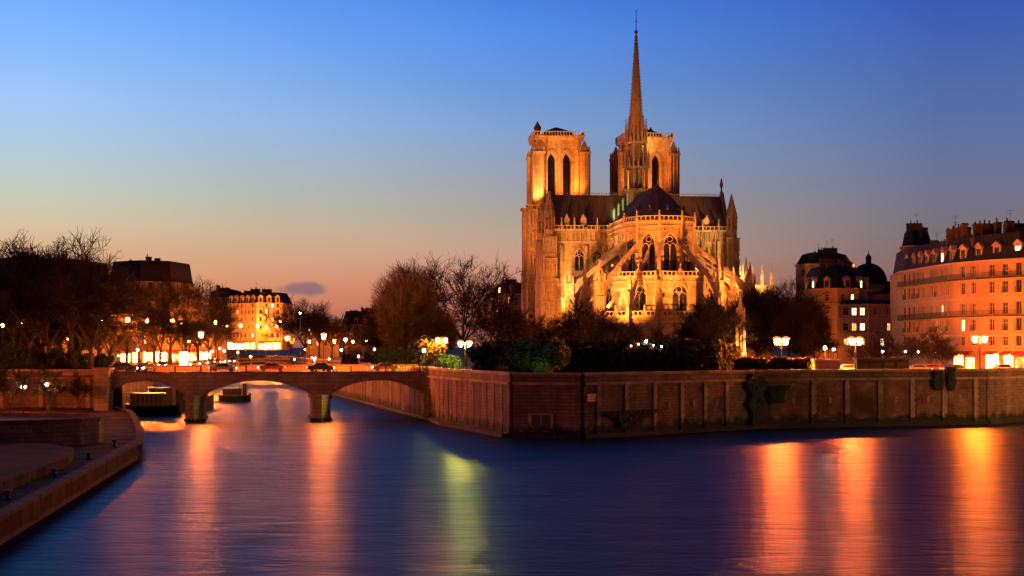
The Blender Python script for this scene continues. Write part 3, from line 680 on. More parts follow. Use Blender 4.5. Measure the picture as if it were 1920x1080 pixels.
    t.lathe(tx, ty, [(66, 1.1), (70.2, 1.1), (70.3, 1.35), (70.6, 1.2), (72.6, .08)], 8); cpart(t, 'stair_turret', LEAD, o)
    g2 = MB().at(CT @ Matrix.Translation((cx, cyy, 0)))
    for z0_, z1_, st_ in ((39.2, 44.2, .85), (13, 22, 1.7), (25.5, 36.5, 1.5)):
        n_ = int(13 / st_)
        for i_ in range(n_ + 1):
            u = -6.5 + 13 * i_ / n_
            g2.box(u - .13, u + .13, -8.45, -8.0, z0_, z1_); g2.box(*sorted((sg * 8.6, sg * 9.0)), u - .13, u + .13, z0_, z1_)
        g2.box(-6.7, 6.7, -8.6, -8.0, z1_, z1_ + .35); g2.box(*sorted((sg * 8.6, sg * 9.1)), -6.7, 6.7, z1_, z1_ + .35)
    cpart(g2, 'blind_arcade', STONE2, o)
    for sx in (-1, 1):
        nb = MB().at(CT @ Matrix.Translation((cx, cyy, 0)))
        for z in (8, 17, 27, 34, 41):
            ex = (1.8 if sg > 0 else .1) if sx == sg else 0
            x0_, x1_ = sorted((sx * 7.2, sx * (9.4 + ex))); nb.box(x0_, x1_, -9.75, -9.3, z + 2.6, z + 2.9); nb.tube((x0_, -9.5, z - 2), (x0_, -9.5, z + 2.6), .16, .16, 5); nb.tube((x1_, -9.5, z - 2), (x1_, -9.5, z + 2.6), .16, .16, 5); nb.tube(((x0_ + x1_) / 2, -9.5, z - 2), ((x0_ + x1_) / 2, -9.5, z + 2.6), .13, .13, 5)
        cpart(nb, 'buttress_shafts', STONE2, o)
    # string courses on the lower stage
    s = MB().at(CT @ Matrix.Translation((cx, cyy, 0)))
    for z in (12, 30, 38): s.box(-9.0, 9.0, -8.3, 8.3, z, z + .5)
    cpart(s, 'string_course', STONE2, o)
tower(-14.5, 62, 'left bell tower with both tall openings in view', (-6.6, -4))
tower(14.5, 62, 'right bell tower, partly behind the spire', (3.2, 5))
# ---- nave and west front block
n_ = MB().at(CT); n_.box(-7.6, 7.6, 7.1, 56, -4, 33); n_.box(-4.2, 4.2, 56, 66, -4, 44); n_.box(-22, 22, 10, 53, -4, 9.5); n_.box(-16, 16, 8, 53.5, 9.5, 19)
cpart(n_, 'nave', STONE)
def gable_roof_y(mb, hx, y0, y1, ze, zr): mb.add([(-hx, y0, ze), (hx, y0, ze), (hx, y1, ze), (-hx, y1, ze), (0, y0, zr), (0, y1, zr)], [(0, 1, 4), (1, 2, 5, 4), (2, 3, 5), (3, 0, 4, 5), (0, 3, 2, 1)])
rf = MB().at(CT); gable_roof_y(rf, 8.2, 4, 55, 33.2, 43.2); cpart(rf, 'nave_roof', LEAD)
# ---- transept
TW = 25.5
tr = MB()
wl = [(-24.3, -7.2)]
M, L = frame((-TW, -7.2), (-9.2, -7.2)); MT = CT @ M; tr.at(MT)
tw_ = [(4.2, 0.9, 8, 16, 17.5), (8.0, 1.25, 21.5, 25.4, 27.6), (13.0, 1.25, 21.5, 25.4, 27.6)]
arch_wall(tr, L, -4, 33, tw_, .9)
for q in tw_[1:]: arch_window(MT, q, None, .9, True)
arch_window(MT, tw_[0], None, .9, False)
M, L2 = frame((9.2, -7.2), (TW, -7.2)); MT2 = CT @ M; tr.at(MT2)
tw2 = [(4.6, 1.3, 21.5, 25.4, 27.6), (9.0, 1.3, 21.5, 25.4, 27.6)]
arch_wall(tr, L2, -4, 33, tw2, .9)
for q in tw2: arch_window(MT2, q, None, .9, True)
tr.at(CT); tr.box(-TW + .5, TW - .5, -6.0, 7.2, -4, 32.9)
for s in (-1, 1):
    x0, x1 = sorted((s * (TW - .5), s * TW)); tr.box(x0, x1, -7.2, 7.2, -4, 33)
    x0, x1 = sorted((s * (TW - .9), s * (TW + .1))); tr.add([(x0, -7.4, 33), (x0, 7.4, 33), (x0, 0, 44.5), (x1, -7.4, 33), (x1, 7.4, 33), (x1, 0, 44.5)], [(0, 2, 1), (3, 4, 5), (0, 3, 5, 2), (1, 2, 5, 4), (0, 1, 4, 3)])
# wall buttresses of the transept
for x in (-22.6, -15.8, -10.6, 12.0, 17.6, 22.2): tr.box(x - .45, x + .45, -8.1, -7.2, -4, 28.5 if x < 0 else 30)
cpart(tr, 'transept', STONE)
st = MB().at(CT)
for z in (18.8, 29.4, 32.6): st.box(-TW, -9.6, -7.55, -7.22, z, z + .4); st.box(9.6, TW, -7.55, -7.22, z, z + .4)
cpart(st, 'string_course', STONE2)
tr = MB().at(CT); tr.add([(-TW + 1, -7.6, 33.0), (TW - 1, -7.6, 33.0), (TW - 1, 7.6, 33.0), (-TW + 1, 7.6, 33.0), (-TW + 1, 0, 43.4), (TW - 1, 0, 43.4)], [(0, 1, 5, 4), (2, 3, 4, 5), (0, 4, 3), (1, 2, 5)])
cpart(tr, 'transept_roof', LEAD)
rc = MB().at(CT)
for i in range(70):
    x = -24 + i * .7; rc.box(x - .06, x + .06, -.06, .06, 43.3, 44.2)
rc.box(-24.5, 24.5, -.05, .05, 43.8, 43.9); cpart(rc, 'ridge_cresting', FLECHE)
b = MB(); balus(b, [(-TW + 1, -7.5), (-9.6, -7.5)], 33, 1.2); balus(b, [(9.6, -7.5), (TW, -7.5)], 33, 1.2); cpart(b, 'balustrade', STONE2)
for s, ys in ((-1, (-7.4, 7.4)), (1, (-7.4, 7.4))):
    for yy in ys:
        t = MB().at(CT); x = s * 26.0
        t.box(x - 2.0, x + 2.0, yy - 1.9, yy + 1.9, -4, 19); t.box(x - 1.75, x + 1.75, yy - 1.7, yy + 1.7, 19, 30.5); t.box(x - 2.2, x + 2.2, yy - 2.0, yy + 2.0, 18.8, 19.3); t.box(x - 2.0, x + 2.0, yy - 1.9, yy + 1.9, 26, 26.4)
        t.lathe(x, yy, [(30.5, 1.9), (31, 1.55), (33, 1.55)], 8)
        for k in range(8):
            a = math.pi / 8 + k * math.pi / 4; t.box(x + 1.4 * math.cos(a) - .2, x + 1.4 * math.cos(a) + .2, yy + 1.4 * math.sin(a) - .2, yy + 1.4 * math.sin(a) + .2, 33, 36.4)
        t.lathe(x, yy, [(33, .6), (36.4, .6)], 8); t.lathe(x, yy, [(36.4, 1.8), (36.9, 1.7), (43.6, .06)], 8)
        for k in range(5): t.lathe(x, yy, [(38 + k * 1.1, 1.62 - k * .27), (38.2 + k * 1.1, 1.6 - k * .27)], 8)
        cpart(t, 'corner_turret', STONE)
for x in (-22.6, -19, -15.8, -12.5, 12.0, 15, 17.6, 22.2):
    t = MB().at(CT); pinn(t, x, -7.7, 32.6, 3.4, .5); cpart(t, 'pinnacle', STONE2)
for s_ in (-1, 1):
    t = MB().at(CT)
    for k in range(11):
        x = s_ * (10.4 + k * 1.35); t.tube((x, -7.45, 29.8), (x, -7.45, 32.3), .14, .14, 5)
    for z in (3, 9, 14, 21, 27):
        for u in (-1.7, 0, 1.7): t.tube((s_ * 26 + u, -9.45, z), (s_ * 26 + u, -9.45, z + 3.6), .18, .18, 5)
        t.box(s_ * 26 - 2, s_ * 26 + 2, -9.7, -9.2, z + 3.6, z + 3.9)
    cpart(t, 'blind_arcade', STONE2)
for s_ in (-1, 1):
    t = MB().at(CT)      # rolls of the lead roofing
    for k in range(17): x = s_ * (9.8 + k * .95); t.tube((x, -7.6, 33.05), (x, 0, 43.45), .07, .07, 4)
    cpart(t, 'lead_rolls', LEAD)
gf = MB().at(CT); gf.tube((TW - .6, 0, 43), (TW - .6, 0, 46), .3, .22, 6); gf.lathe(TW - .6, 0, [(44.4, .5), (44.8, .5)], 6); gf.lathe(TW - .6, 0, [(46, .35), (46.6, .5), (47.8, .3), (48.2, .22), (48.7, .05)], 8); cpart(gf, 'gable_statue', FLECHE)
# dormers
for x in (-21, -16.3, 13.5, 19):
    d_ = MB().at(CT @ Matrix.Translation((x, -6.1, 34))); d_.box(-.7, .7, -.5, 1.8, -.3, 1.6); d_.add([(-.9, -.7, 1.6), (.9, -.7, 1.6), (0, -.7, 3.6), (-.9, 2, 1.6), (.9, 2, 1.6), (0, 2, 3.6)], [(0, 1, 2), (1, 4, 5, 2), (0, 2, 5, 3)]); o = cpart(d_, 'dormer', STONE2)
# ---- choir
HW, YC = 9.3, -33.0
angs = [-90, -50, -12, 26, 62, 90]
def ap(r, a, yc=YC): return (r * math.sin(R(a)), yc - r * math.cos(R(a)))
def ring(r): return [(-r, -7.2)] + [ap(r, a) for a in angs] + [(r, -7.2)]
def ring_wall(r, z0, z1, name, winf, side_bays, th=.8, tracery=True):
    pts = ring(r); mb = MB(); wl = []
    for i, (A, B) in enumerate(zip(pts[:-1], pts[1:])):
        M, L = frame(A, B); MM = CT @ M; mb.at(MM)
        if i in (0, len(pts) - 2):
            ws = [winf(L / side_bays * (k + .5), L / side_bays) for k in range(side_bays)]
        else: ws = [winf(L / 2, L)]
        ws = [w0 for w0 in ws if w0]
        arch_wall(mb, L, z0, z1, ws, th)
        for w0 in ws: wl.append((MM, w0))
    o = cpart(mb, name, STONE)
    for MM, w0 in wl: arch_window(MM, w0, o, th, tracery)
    return o
cl = ring_wall(HW, 12, 33, 'clerestory', lambda c, l: (c, min(1.75, l * .31), 19.6, 26.6, 29.6), 4)
tb = ring_wall(16.8, 0, 18.3, 'tribune', lambda c, l: (c, min(1.9, l * .3), 9.6, 13.6, 16.0), 4)
ch = ring_wall(23.5, -4, 8, 'chapels', lambda c, l: (c, min(1.9, l * .3), .5, 4.6, 6.6), 5)
# caps closing the terraces
for r0, r1, z, zz, nm in ((16.8, HW - .3, 18.3, 20.0, 'tribune_roof'), (23.5, 16.5, 8, 9.4, 'chapel_roof')):
    t = MB().at(CT); a_, b_ = ring(r0), ring(r1)
    for i in range(len(a_) - 1): t.add([(*a_[i], z), (*a_[i + 1], z), (*b_[i + 1], zz), (*b_[i], zz)], [(0, 1, 2, 3)])
    cpart(t, nm, LEAD)
for r0, z in ((HW, 33), (16.8, 18.3), (23.5, 8)):
    t = MB(); balus(t, ring(r0 + .25), z, 1.3 if z > 20 else 1.2); cpart(t, 'balustrade', STONE2)
    t = MB()
    for A, B in zip(ring(r0 + .1)[:-1], ring(r0 + .1)[1:]):
        M, L = frame(A, B); t.at(CT @ M); t.box(0, L, -.45, -.02, z - .5, z); t.box(0, L, -.2, -.02, z - 1.6, z - 1.3)
    cpart(t, 'cornice', STONE2)
# gables over tribune windows
def gable_over(r, z0, zt, hw, nm):
    pts = ring(r)
    for i, (A, B) in enumerate(zip(pts[:-1], pts[1:])):
        M, L = frame(A, B); n = 4 if i in (0, 6) else 1
        if i in (0, 6) : cs = [L / n * (k + .5) for k in range(n)]
        else: cs = [L / 2]
        for c in cs:
            t = MB().at(CT @ M)
            for s in (-1, 1):
                t.tube((c + s * hw, -.35, z0), (c, -.35, zt), .22, .16, 4)
                for k in range(4):
                    u = (k + .5) / 4; x = c + s * hw * (1 - u); z = z0 + (zt - z0) * u; t.box(x - .13, x + .13, -.5, -.2, z + .1, z + .45)
            t.lathe(c, -.35, [(zt - .2, .15), (zt + .7, .12), (zt + .8, .3), (zt + 1.1, .25), (zt + 1.5, .03)], 5)
            t.tube((c, -.3, zt - 2.3), (c, -.3, zt - .1), .1, .1, 4)
            cpart(t, nm, STONE2)
gable_over(16.8, 15.2, 20.2, 2.4, 'window_gable')
gable_over(23.5, 6.0, 10.0, 2.6, 'window_gable')
# choir roof with hipped apse
rf = MB().at(CT); E = 9.75; zE = 33.25; zr = 43.3; pk = (0, YC + 2.5, zr)
pts = [(-E, -4, zE)] + [(*ap(E, a), zE) for a in angs] + [(E, -4, zE), (0, 0, zr), pk]
nn = len(pts); iP = nn - 1; iC = nn - 2
rf.add(pts, [(0, 1, iP, iC)] + [(i, i + 1, iP) for i in range(1, 6)] + [(6, 7, iC, iP)]); cpart(rf, 'choir_roof', LEAD)
t = MB().at(CT)
for i in (1, 2, 3, 4, 5, 6): t.tube(pts[i], pk, .16, .12, 4)
for i in range(1, 6):
    for q in range(1, 6): t.tube(Vector(pts[i]).lerp(Vector(pts[i + 1]), q / 6), Vector(pk) - Vector((0, 0, .1)), .07, .04, 4)
t.tube((0, 0, zr + .05), pk, .16, .16, 4); t.lathe(0, pk[1], [(zr, .35), (zr + .8, .2), (zr + 1.8, .04)], 6); cpart(t, 'lead_ribs', LEAD)
for i in range(1, 6):
    for u in (.22,):
        a = (angs[i - 1] + angs[i]) / 2; x, y = ap(E * .86 * (1 - u), a, YC + 1); z = zE + (zr - zE) * (u + .06)
        d_ = MB().at(CT @ Matrix.Translation((x, y, z)) @ Matrix.Rotation(R(a), 4, 'Z')); d_.box(-.3, .3, -.5, .6, -.3, .6); d_.add([(-.4, -.6, .6), (.4, -.6, .6), (0, -.6, 1.3), (-.4, .8, .6), (.4, .8, .6), (0, .8, 1.3)], [(0, 1, 2), (1, 4, 5, 2), (0, 2, 5, 3)]); cpart(d_, 'roof_vent', LEAD)
for (A, B) in zip(ring(HW)[:-1], ring(HW)[1:]):
    M, L = frame(A, B); t = MB().at(CT @ M); n_ = max(2, int(L / .9))
    for i in range(n_ + 1): t.tube((L * i / n_, -.06, 30.4), (L * i / n_, -.06, 32.3), .1, .1, 4)
    t.box(0, L, -.2, 0, 30.2, 30.4)
    for u in (.12, L - .12): t.tube((u, -.15, 18.5), (u, -.15, 32.4), .24, .2, 6)
    cpart(t, 'blind_arcade', STONE2)
# pinnacles on the clerestory corners
for (x, y) in ring(HW + .25)[1:-1]:
    t = MB().at(CT); pinn(t, x, y, 32, 3.3, .55); cpart(t, 'pinnacle', STONE2)
# ---- flying buttresses
def flyer(A, dirv, r0, r1, zw, zp, zpin, w_=.66, low=True, pw=1.0):
    """A: centre, dirv: outward unit vector; from radius r0 (wall) to r1 (pier)."""
    a = math.atan2(dirv[1], dirv[0]); M = CT @ Matrix.Translation((A[0], A[1], 0)) @ Matrix.Rotation(a, 4, 'Z')
    f = MB().at(M); n = 10; h = w_ / 2; tops = []; bots = []
    for i in range(n + 1):
        t = i / n; r = r0 + (r1 - r0) * t; zt = zw + (zp - zw) * t
        zb_ = zt - .95 - 1.9 * max(0, 1 - t * 5) ** 2 - 2.6 * max(0, t * 2.6 - 1.6) ** 2
        tops.append((r, zt)); bots.append((r, zb_))
    for i in range(n):
        (ra, ta), (rb, tb_) = tops[i], tops[i + 1]; ba, bb = bots[i][1], bots[i + 1][1]
        f.add([(ra, -h, ba), (rb, -h, bb), (rb, -h, tb_), (ra, -h, ta), (ra, h, ba), (rb, h, bb), (rb, h, tb_), (ra, h, ta)], [(0, 1, 2, 3), (5, 4, 7, 6), (3, 2, 6, 7), (4, 5, 1, 0)])
    o = cpart(f, 'flying_buttress', STONE)
    g = MB().at(M)
    for i in range(n):
        (ra, ta), (rb, tb_) = tops[i], tops[i + 1]
        g.add([(ra, -h - .18, ta), (rb, -h - .18, tb_), (rb, 0, tb_ + .55), (ra, 0, ta + .55), (rb, h + .18, tb_), (ra, h + .18, ta)], [(0, 1, 2, 3), (3, 2, 4, 5), (1, 0, 5, 4)])
    cpart(g, 'coping', STONE2, o)
    p_ = MB().at(M); p_.box(r1 - .6, r1 + 2.6, -.8 * pw, .8 * pw, -4, zp - 3); p_.box(r1 - .5, r1 + 2.0, -.7 * pw, .7 * pw, zp - 3, zp + .6); p_.box(r1 - .8, r1 + 2.8, -.95 * pw, .95 * pw, zp - 3.2, zp - 2.9)
    p_.box(r1 - .7, r1 + 2.3, -.85 * pw, .85 * pw, zp + .6, zp + .9)
    for zz in (3.5, 7.5): p_.box(r1 - .75, r1 + 2.75, -.92 * pw, .92 * pw, zz, zz + .3)
    for sy_ in (-1, 1):
        for u in (r1 + .2, r1 + 1.0, r1 + 1.8): p_.tube((u, sy_ * .82 * pw, 4), (u, sy_ * .82 * pw, 7.3), .13, .13, 5); p_.tube((u, sy_ * .82 * pw, 8.2), (u, sy_ * .82 * pw, zp - 3.3), .13, .13, 5)
    p_.add([(r1 + 2.6, -.8 * pw, zp - 2.9), (r1 + 2.6, .8 * pw, zp - 2.9), (r1 + 2.0, 0, zp - .9)], [(0, 1, 2)])
    cpart(p_, 'pier', STONE, o)
    q = MB().at(M); pinn(q, r1 + .75, 0, zp + .9, zpin, .95)
    if low:
        for u, v in ((-.2, -.8), (1.8, -.8), (-.2, .8), (1.8, .8)): pinn(q, r1 + u, v, zp + .6, zpin * .4, .4)
    cpart(q, 'pinnacle', STONE2, o)
    # small lower flyer onto the tribune
    l = MB().at(M)
    for i in range(6):
        t0, t1 = i / 6, (i + 1) / 6; fr_ = lambda t: (17 + (r1 - 17) * t, 14.2 - 5.5 * t, 12.8 - 6.2 * t + 1.3 * math.sin(math.pi * t) - .8 * t)
        (ra, ta, ba), (rb, tb_, bb) = fr_(t0), fr_(t1)
        l.add([(ra, -.35, ba), (rb, -.35, bb), (rb, -.35, tb_), (ra, -.35, ta), (ra, .35, ba), (rb, .35, bb), (rb, .35, tb_), (ra, .35, ta)], [(0, 1, 2, 3), (5, 4, 7, 6), (3, 2, 6, 7), (4, 5, 1, 0)])
    cpart(l, 'lower_flyer', STONE, o)
for a in angs: flyer((0, YC), (math.sin(R(a)), -math.cos(R(a))), HW - .1, 23.6, 27.3, 16.0, 5.0)
for a, zz in ((-70, 14.6), (-31, 13.2), (44, 14.2), (76, 14.6)): flyer((0, YC), (math.sin(R(a)), -math.cos(R(a))), HW - .3, 21.8, 25.0, zz, 4.2, .42, False, .55)
for k in (1.5, 2.5):
    for s in (-1, 1): flyer((0, YC + k * 6.45), (s, 0), HW - .1, 21.0, 25.5, 14.6, 4.4, .42, False, .55)
for k in range(1, 4):
    y = YC + k * 6.45
    for s in (-1, 1): flyer((0, y), (s, 0), HW - .1, 22.6, 27.3, 16.0, 5.0)
# tribune pinnacles
for r0, z, h in ((16.9, 17.8, 3.6),):
    for (x, y) in ring(r0)[1:-1]:
        t = MB().at(CT); pinn(t, x, y, z, h, .6); cpart(t, 'pinnacle', STONE2)
pts = ring(23.7)
for i, (A, B) in enumerate(zip(pts[:-1], pts[1:])):
    n = 5 if i in (0, 6) else 2
    for k in range(n):
        t = MB().at(CT); x = A[0] + (B[0] - A[0]) * (k + .5) / n; y = A[1] + (B[1] - A[1]) * (k + .5) / n; pinn(t, x, y, 7.6, 2.8, .5); cpart(t, 'pinnacle', STONE2)
# ---- spire
sp = MB().at(CT); sp.lathe(0, 0, [(36, 4.2), (44.5, 3.7), (44.7, 4.0), (45.2, 4.0), (45.2, 1.6), (58, 1.5), (58, 2.7), (59.6, 2.5), (60, 2.3), (90, .22)], 8)
spire = cpart(sp, 'spire', FLECHE)
for z0, z1, r in ((45.2, 51, 3.3), (51.6, 58, 2.9)):
    t = MB().at(CT)
    for k in range(8):
        a = math.pi / 8 + k * math.pi / 4; x, y = r * math.cos(a), r * math.sin(a); t.box(x - .22, x + .22, y - .22, y + .22, z0, z1)
        a2 = a + math.pi / 8 * 1.0; x2, y2 = r * .93 * math.cos(a2), r * .93 * math.sin(a2); t.box(x2 - .09, x2 + .09, y2 - .09, y2 + .09, z0, z1)
    t.lathe(0, 0, [(z1, r * 1.08), (z1 + .6, r * 1.08)], 8); cpart(t, 'open_arcade', FLECHE, spire)
for z, r, h in ((51.4, 3.7, 5.2), (58.4, 3.05, 6.5), (61, 2.1, 5)):
    t = MB().at(CT)
    for k in range(8):
        a = math.pi / 8 + k * math.pi / 4; pinn(t, r * math.cos(a), r * math.sin(a), z, h, .42)
        a += math.pi / 8; x, y = r * .93 * math.cos(a), r * .93 * math.sin(a); t.lathe(x, y, [(z, .7), (z + h * .55, .04)], 4)
    cpart(t, 'pinnacle_ring', FLECHE, spire)
t = MB().at(CT)
for k in range(8):
    a = math.pi / 8 + k * math.pi / 4
    for j in range(30):
        z = 61 + j * .95; r = 2.3 - (z - 60) * (2.08 / 30) + .1; t.box(r * math.cos(a) - .09, r * math.cos(a) + .09, r * math.sin(a) - .09, r * math.sin(a) + .09, z, z + .35)
o_ = cpart(t, 'crockets', FLECHE, spire); o_['kind'] = 'stuff'
t = MB().at(CT); t.tube((0, 0, 89.5), (0, 0, 96.2), .13, .07, 6); t.ball((0, 0, 90.2), .55, 8, 6); t.box(-.5, .5, -.05, .05, 93.2, 93.35); t.box(-.05, .05, -.5, .5, 93.2, 93.35); t.ball((0, 0, 96.2), .22, 6, 4); cpart(t, 'cross', IRON, spire)
def statue_mesh():
    s = MB(); s.lathe(0, 0, [(-2.2, .5), (0, .45), (.02, .62), (.5, .52), (1.5, .46), (2.0, .5), (2.3, .26), (2.4, .13)], 8); s.ball((0, 0, 2.62), .24, 8, 6, 1.2)
    s.tube((-.42, 0, 2.1), (-.5, -.25, 1.4), .13, .1, 5); s.tube((.42, 0, 2.1), (.45, -.35, 1.7), .13, .1, 5); s.tube((.45, -.35, 1.2), (.45, -.4, 2.8), .04, .04, 4)
    return s.mesh('statue', COPPER)
SM = statue_mesh()
for sx in (-1, 1):
    for sy in (-1, 1):
        for k, u in enumerate((2.9, 4.4, 5.9, 7.4)):
            inst('statue', SM, cath, (sx * u, sy * u * .77, 43.6 - 1.08 * u + 1.5 + DZ), 0 if sy < 0 else math.pi, (.72,) * 3)

# ------------------------------------------------------------------ neighbours of the cathedral
def fountain():
    a = P(1388, 665, 300); e = empty('gothic_fountain', (a.x, 300, 7.3), 'slim pointed gothic stone fountain lit yellow, right of the choir', 'fountain'); 
    b = MB(); b.lathe(0, 0, [(0, 1.9), (1.0, 1.9), (1.2, 1.5), (3.2, 1.25)], 6); b.build('basin', STONE2, e)
    c = MB()
    for k in range(3):
        x, y = .8 * math.cos(k * 2.094 - .52), .8 * math.sin(k * 2.094 - .52); c.box(x - .26, x + .26, y - .26, y + .26, 3.2, 8.8); pinn(c, x, y, 8.8, 2.5, .4)
    for k in range(3):
        x, y = .8 * math.cos(k * 2.094 + .52), .8 * math.sin(k * 2.094 + .52); c.box(x - .1, x + .1, y - .1, y + .1, 3.2, 8.8)
    c.lathe(0, 0, [(8.5, 1.1), (9.1, 1.15), (10, .75), (14.6, .06)], 6); c.build('canopy', STONE2, e)
    s = MB(); s.lathe(0, 0, [(3.2, .5), (4, .38), (6, .34), (6.6, .42), (6.9, .15), (7.0, .12), (7.2, .2), (7.45, .03)], 8); s.build('statue', STONE, e)
fountain()
def annex():
    e = empty('chapter_house', (PX(1411, 430), 430, 7.3), 'low gothic building with a row of lit pinnacles right of the cathedral', 'building'); b = MB(); b.box(-6, 6, 0, 10, 0, 21); b.build('wall', STONE, e)
    for k, x in enumerate((-5.2, -2.6, 0.0, 2.7, 5.3)):
        p_ = MB(); pinn(p_, x, .6, 20.5, 5.8 + (k == 0) * -1 + (k == 4) * .8, .75); p_.build('pinnacle', STONE2, e)
    p_ = MB(); p_.lathe(-1.3, 3, [(20, .8), (24, .7), (29, .05)], 6); p_.build('spirelet', LEAD, e)
annex()

# ------------------------------------------------------------------ houses
def house(name, label, cat, pts, z0, floors, m=WALLP, wsp=2.6, ww=1.15, wh=1.9, roof_h=3.5, roof_in=2.0, depth=14, lit=(), litf=.0, seed=1, chim=3, dorm=True, balc=(), setback=None, detail=True, shop=None, skip_gf=True, roofm=SLATE, base=None, flat=False, dorm_lit=(), chv=1.9):
    """pts: front polyline, left -> right as seen; floors: list of floor heights"""
    rnd = random.Random(seed); cx = sum(p[0] for p in pts) / len(pts); cyy = min(p[1] for p in pts)
    e = empty(name, (cx, cyy, z0), label, cat); T = Matrix.Translation((-cx, -cyy, -z0))
    wall = MB(); trim = MB(); nwin = 0; H = sum(floors); zs = [z0]
    for f_ in floors: zs.append(zs[-1] + f_)
    front = [Vector(p) for p in pts]
    back = [Vector((pts[-1][0] + 2, pts[-1][1] + depth)), Vector((pts[0][0] + 3, pts[0][1] + depth))]
    loop = front + back
    frames_ = {}
    inner = MB().at(T)
    def inset(L_, k):
        c = sum((Vector(v) for v in L_), Vector((0, 0))) / len(L_); return [v + (c - v).normalized() * k for v in L_]
    ip = inset(loop, .45); 
    for k in range(len(loop)):
        A, B = loop[k], loop[(k + 1) % len(loop)]; M, L = frame(A, B); MM = T @ M; wall.at(MM); trim.at(MM)
        isf = k < len(front) - 1 or k == len(front) - 1
        n = max(0, int(L / wsp)) if isf else 0
        if n == 0: wall.box(0, L, 0, .4, z0, zs[-1])
        else:
            mg = (L - (n - 1) * wsp - ww) / 2; xs = [mg + i * wsp for i in range(n)]
            edges = [0] + [v for x in xs for v in (x, x + ww)] + [L]
            for i in range(0, len(edges), 2): wall.box(edges[i], edges[i + 1], 0, .4, z0, zs[-1])
            for x in xs:
                zprev = z0
                for fi, fz in enumerate(zs[:-1]):
                    if fi == 0 and skip_gf: continue
                    h_ = min(wh, floors[fi] - .9); sill = fz + (.35 if fi in balc else .75)
                    wall.box(x, x + ww, 0, .4, zprev, sill); zprev = sill + h_
                    if nwin < 98 and k < len(front):
                        nwin += 1
                        l_ = (k, fi, xs.index(x)) in lit or rnd.random() < litf
                        wm = (WARMWIN2 if rnd.random() < .35 else WARMWIN) if l_ else rnd.choice((PANE, PANE, PANE2, CURT))
                        key = (round(h_, 2), ww)
                        if detail:
                            if key not in frames_:
                                fr_ = MB(); fr_.box(0, ww, .2, .28, 0, .1); fr_.box(0, ww, .2, .28, h_ - .1, h_); fr_.box(0, .09, .2, .28, .1, h_ - .1); fr_.box(ww - .09, ww, .2, .28, .1, h_ - .1); fr_.box(ww / 2 - .05, ww / 2 + .05, .19, .27, .1, h_ - .1); fr_.box(.09, ww - .09, .21, .26, h_ * .62, h_ * .62 + .06)
                                frames_[key] = fr_.mesh('window', FRAMEM)
                            o = inst('window', frames_[key], e); o.matrix_local = MM @ Matrix.Translation((x, 0, sill))
                            pk_ = (key, wm.name)
                            if pk_ not in frames_:
                                g_ = MB(); g_.box(.02, ww - .02, .27, .32, .02, h_ - .02); frames_[pk_] = g_.mesh('pane', wm)
                            inst('pane', frames_[pk_], o)
                        else:
                            pk_ = (key, wm.name)
                            if pk_ not in frames_:
                                g_ = MB(); g_.box(.0, ww, .22, .32, .0, h_); frames_[pk_] = g_.mesh('window', wm)
                            o = inst('window', frames_[pk_], e); o.matrix_local = MM @ Matrix.Translation((x, 0, sill))
                wall.box(x, x + ww, 0, .4, zprev, zs[-1])
        for fz in zs[1:-1]: trim.box(-.05, L + .05, -.14, .02, fz - .12, fz + .1)
        trim.box(-.1, L + .1, -.4, .02, zs[-1] - .3, zs[-1])
        if detail and n:
            for fi, fz in enumerate(zs[1:-1]):
                for x in xs: trim.box(x - .14, x + ww + .14, -.07, .0, fz + (.35 if fi + 1 in balc else .75) - .16, fz + (.35 if fi + 1 in balc else .75)); 
        for fi in balc:
            if k < len(front) - 1:
                bm_ = MB().at(MM); bm_.box(.1, L - .1, -.85, -.15, zs[fi] - .02, zs[fi] + .16); bm_.box(.1, L - .1, -.85, -.8, zs[fi] + .95, zs[fi] + 1.02)
                for i in range(int(L / .22)): bm_.box(.1 + i * .22, .13 + i * .22, -.84, -.81, zs[fi] + .16, zs[fi] + .95)
                bm_.build('balcony', IRON, e)
        if detail and n and k < len(front) - 1 and name == 'apartment_building':
            for fi in range(2, len(floors)):
                for x in xs:
                    if rnd.random() < .55:
                        sh = MB().at(MM); z_ = zs[fi] + (.35 if fi in balc else .75); h_ = min(wh, floors[fi] - .9)
                        for x2 in (x - .62, x + ww + .08):
                            sh = MB().at(MM); sh.box(x2, x2 + .54, -.08, -.01, z_, z_ + h_); sh.build('shutter', SHUT, e)
                    if fi not in balc and rnd.random() < .6:
                        gr = MB().at(MM); z_ = zs[fi] + .75; gr.box(x - .05, x + ww + .05, -.3, -.26, z_ + .85, z_ + .9); gr.box(x - .05, x + ww + .05, -.3, -.26, z_, z_ + .05)
                        for q in range(8): gr.box(x + q * ww / 7 - .015, x + q * ww / 7 + .015, -.295, -.265, z_ + .05, z_ + .85)
                        gr.build('window_grille', IRON, e)
        if shop and k < len(front) - 1 and (shop is True or k in shop):
            x = .6
            while x < L - 2:
                wd = rnd.uniform(1.6, 3.4); wd = min(wd, L - x - .4)
                s_ = MB().at(MM); s_.box(x, x + wd, -.12, -.02, z0 + .5, z0 + rnd.uniform(2.3, 3.0)); s_.build('shop_window', SHOPM[rnd.randrange(3) + (3 if name in SHOPS else 0)], e)
                a_ = MB().at(MM); a_.add([(x - .1, -.05, z0 + 3.5), (x + wd + .1, -.05, z0 + 3.5), (x + wd + .1, -1.2, z0 + 3.0), (x - .1, -1.2, z0 + 3.0), (x - .1, -1.2, z0 + 2.8), (x + wd + .1, -1.2, z0 + 2.8)], [(0, 1, 2, 3), (3, 2, 5, 4)]); a_.build('awning', AWN, e)
                x += wd + rnd.uniform(.4, 1.2)
    wall.build('wall', m, e); trim.build('cornice', TRIM if m is not WALLD else m, e)
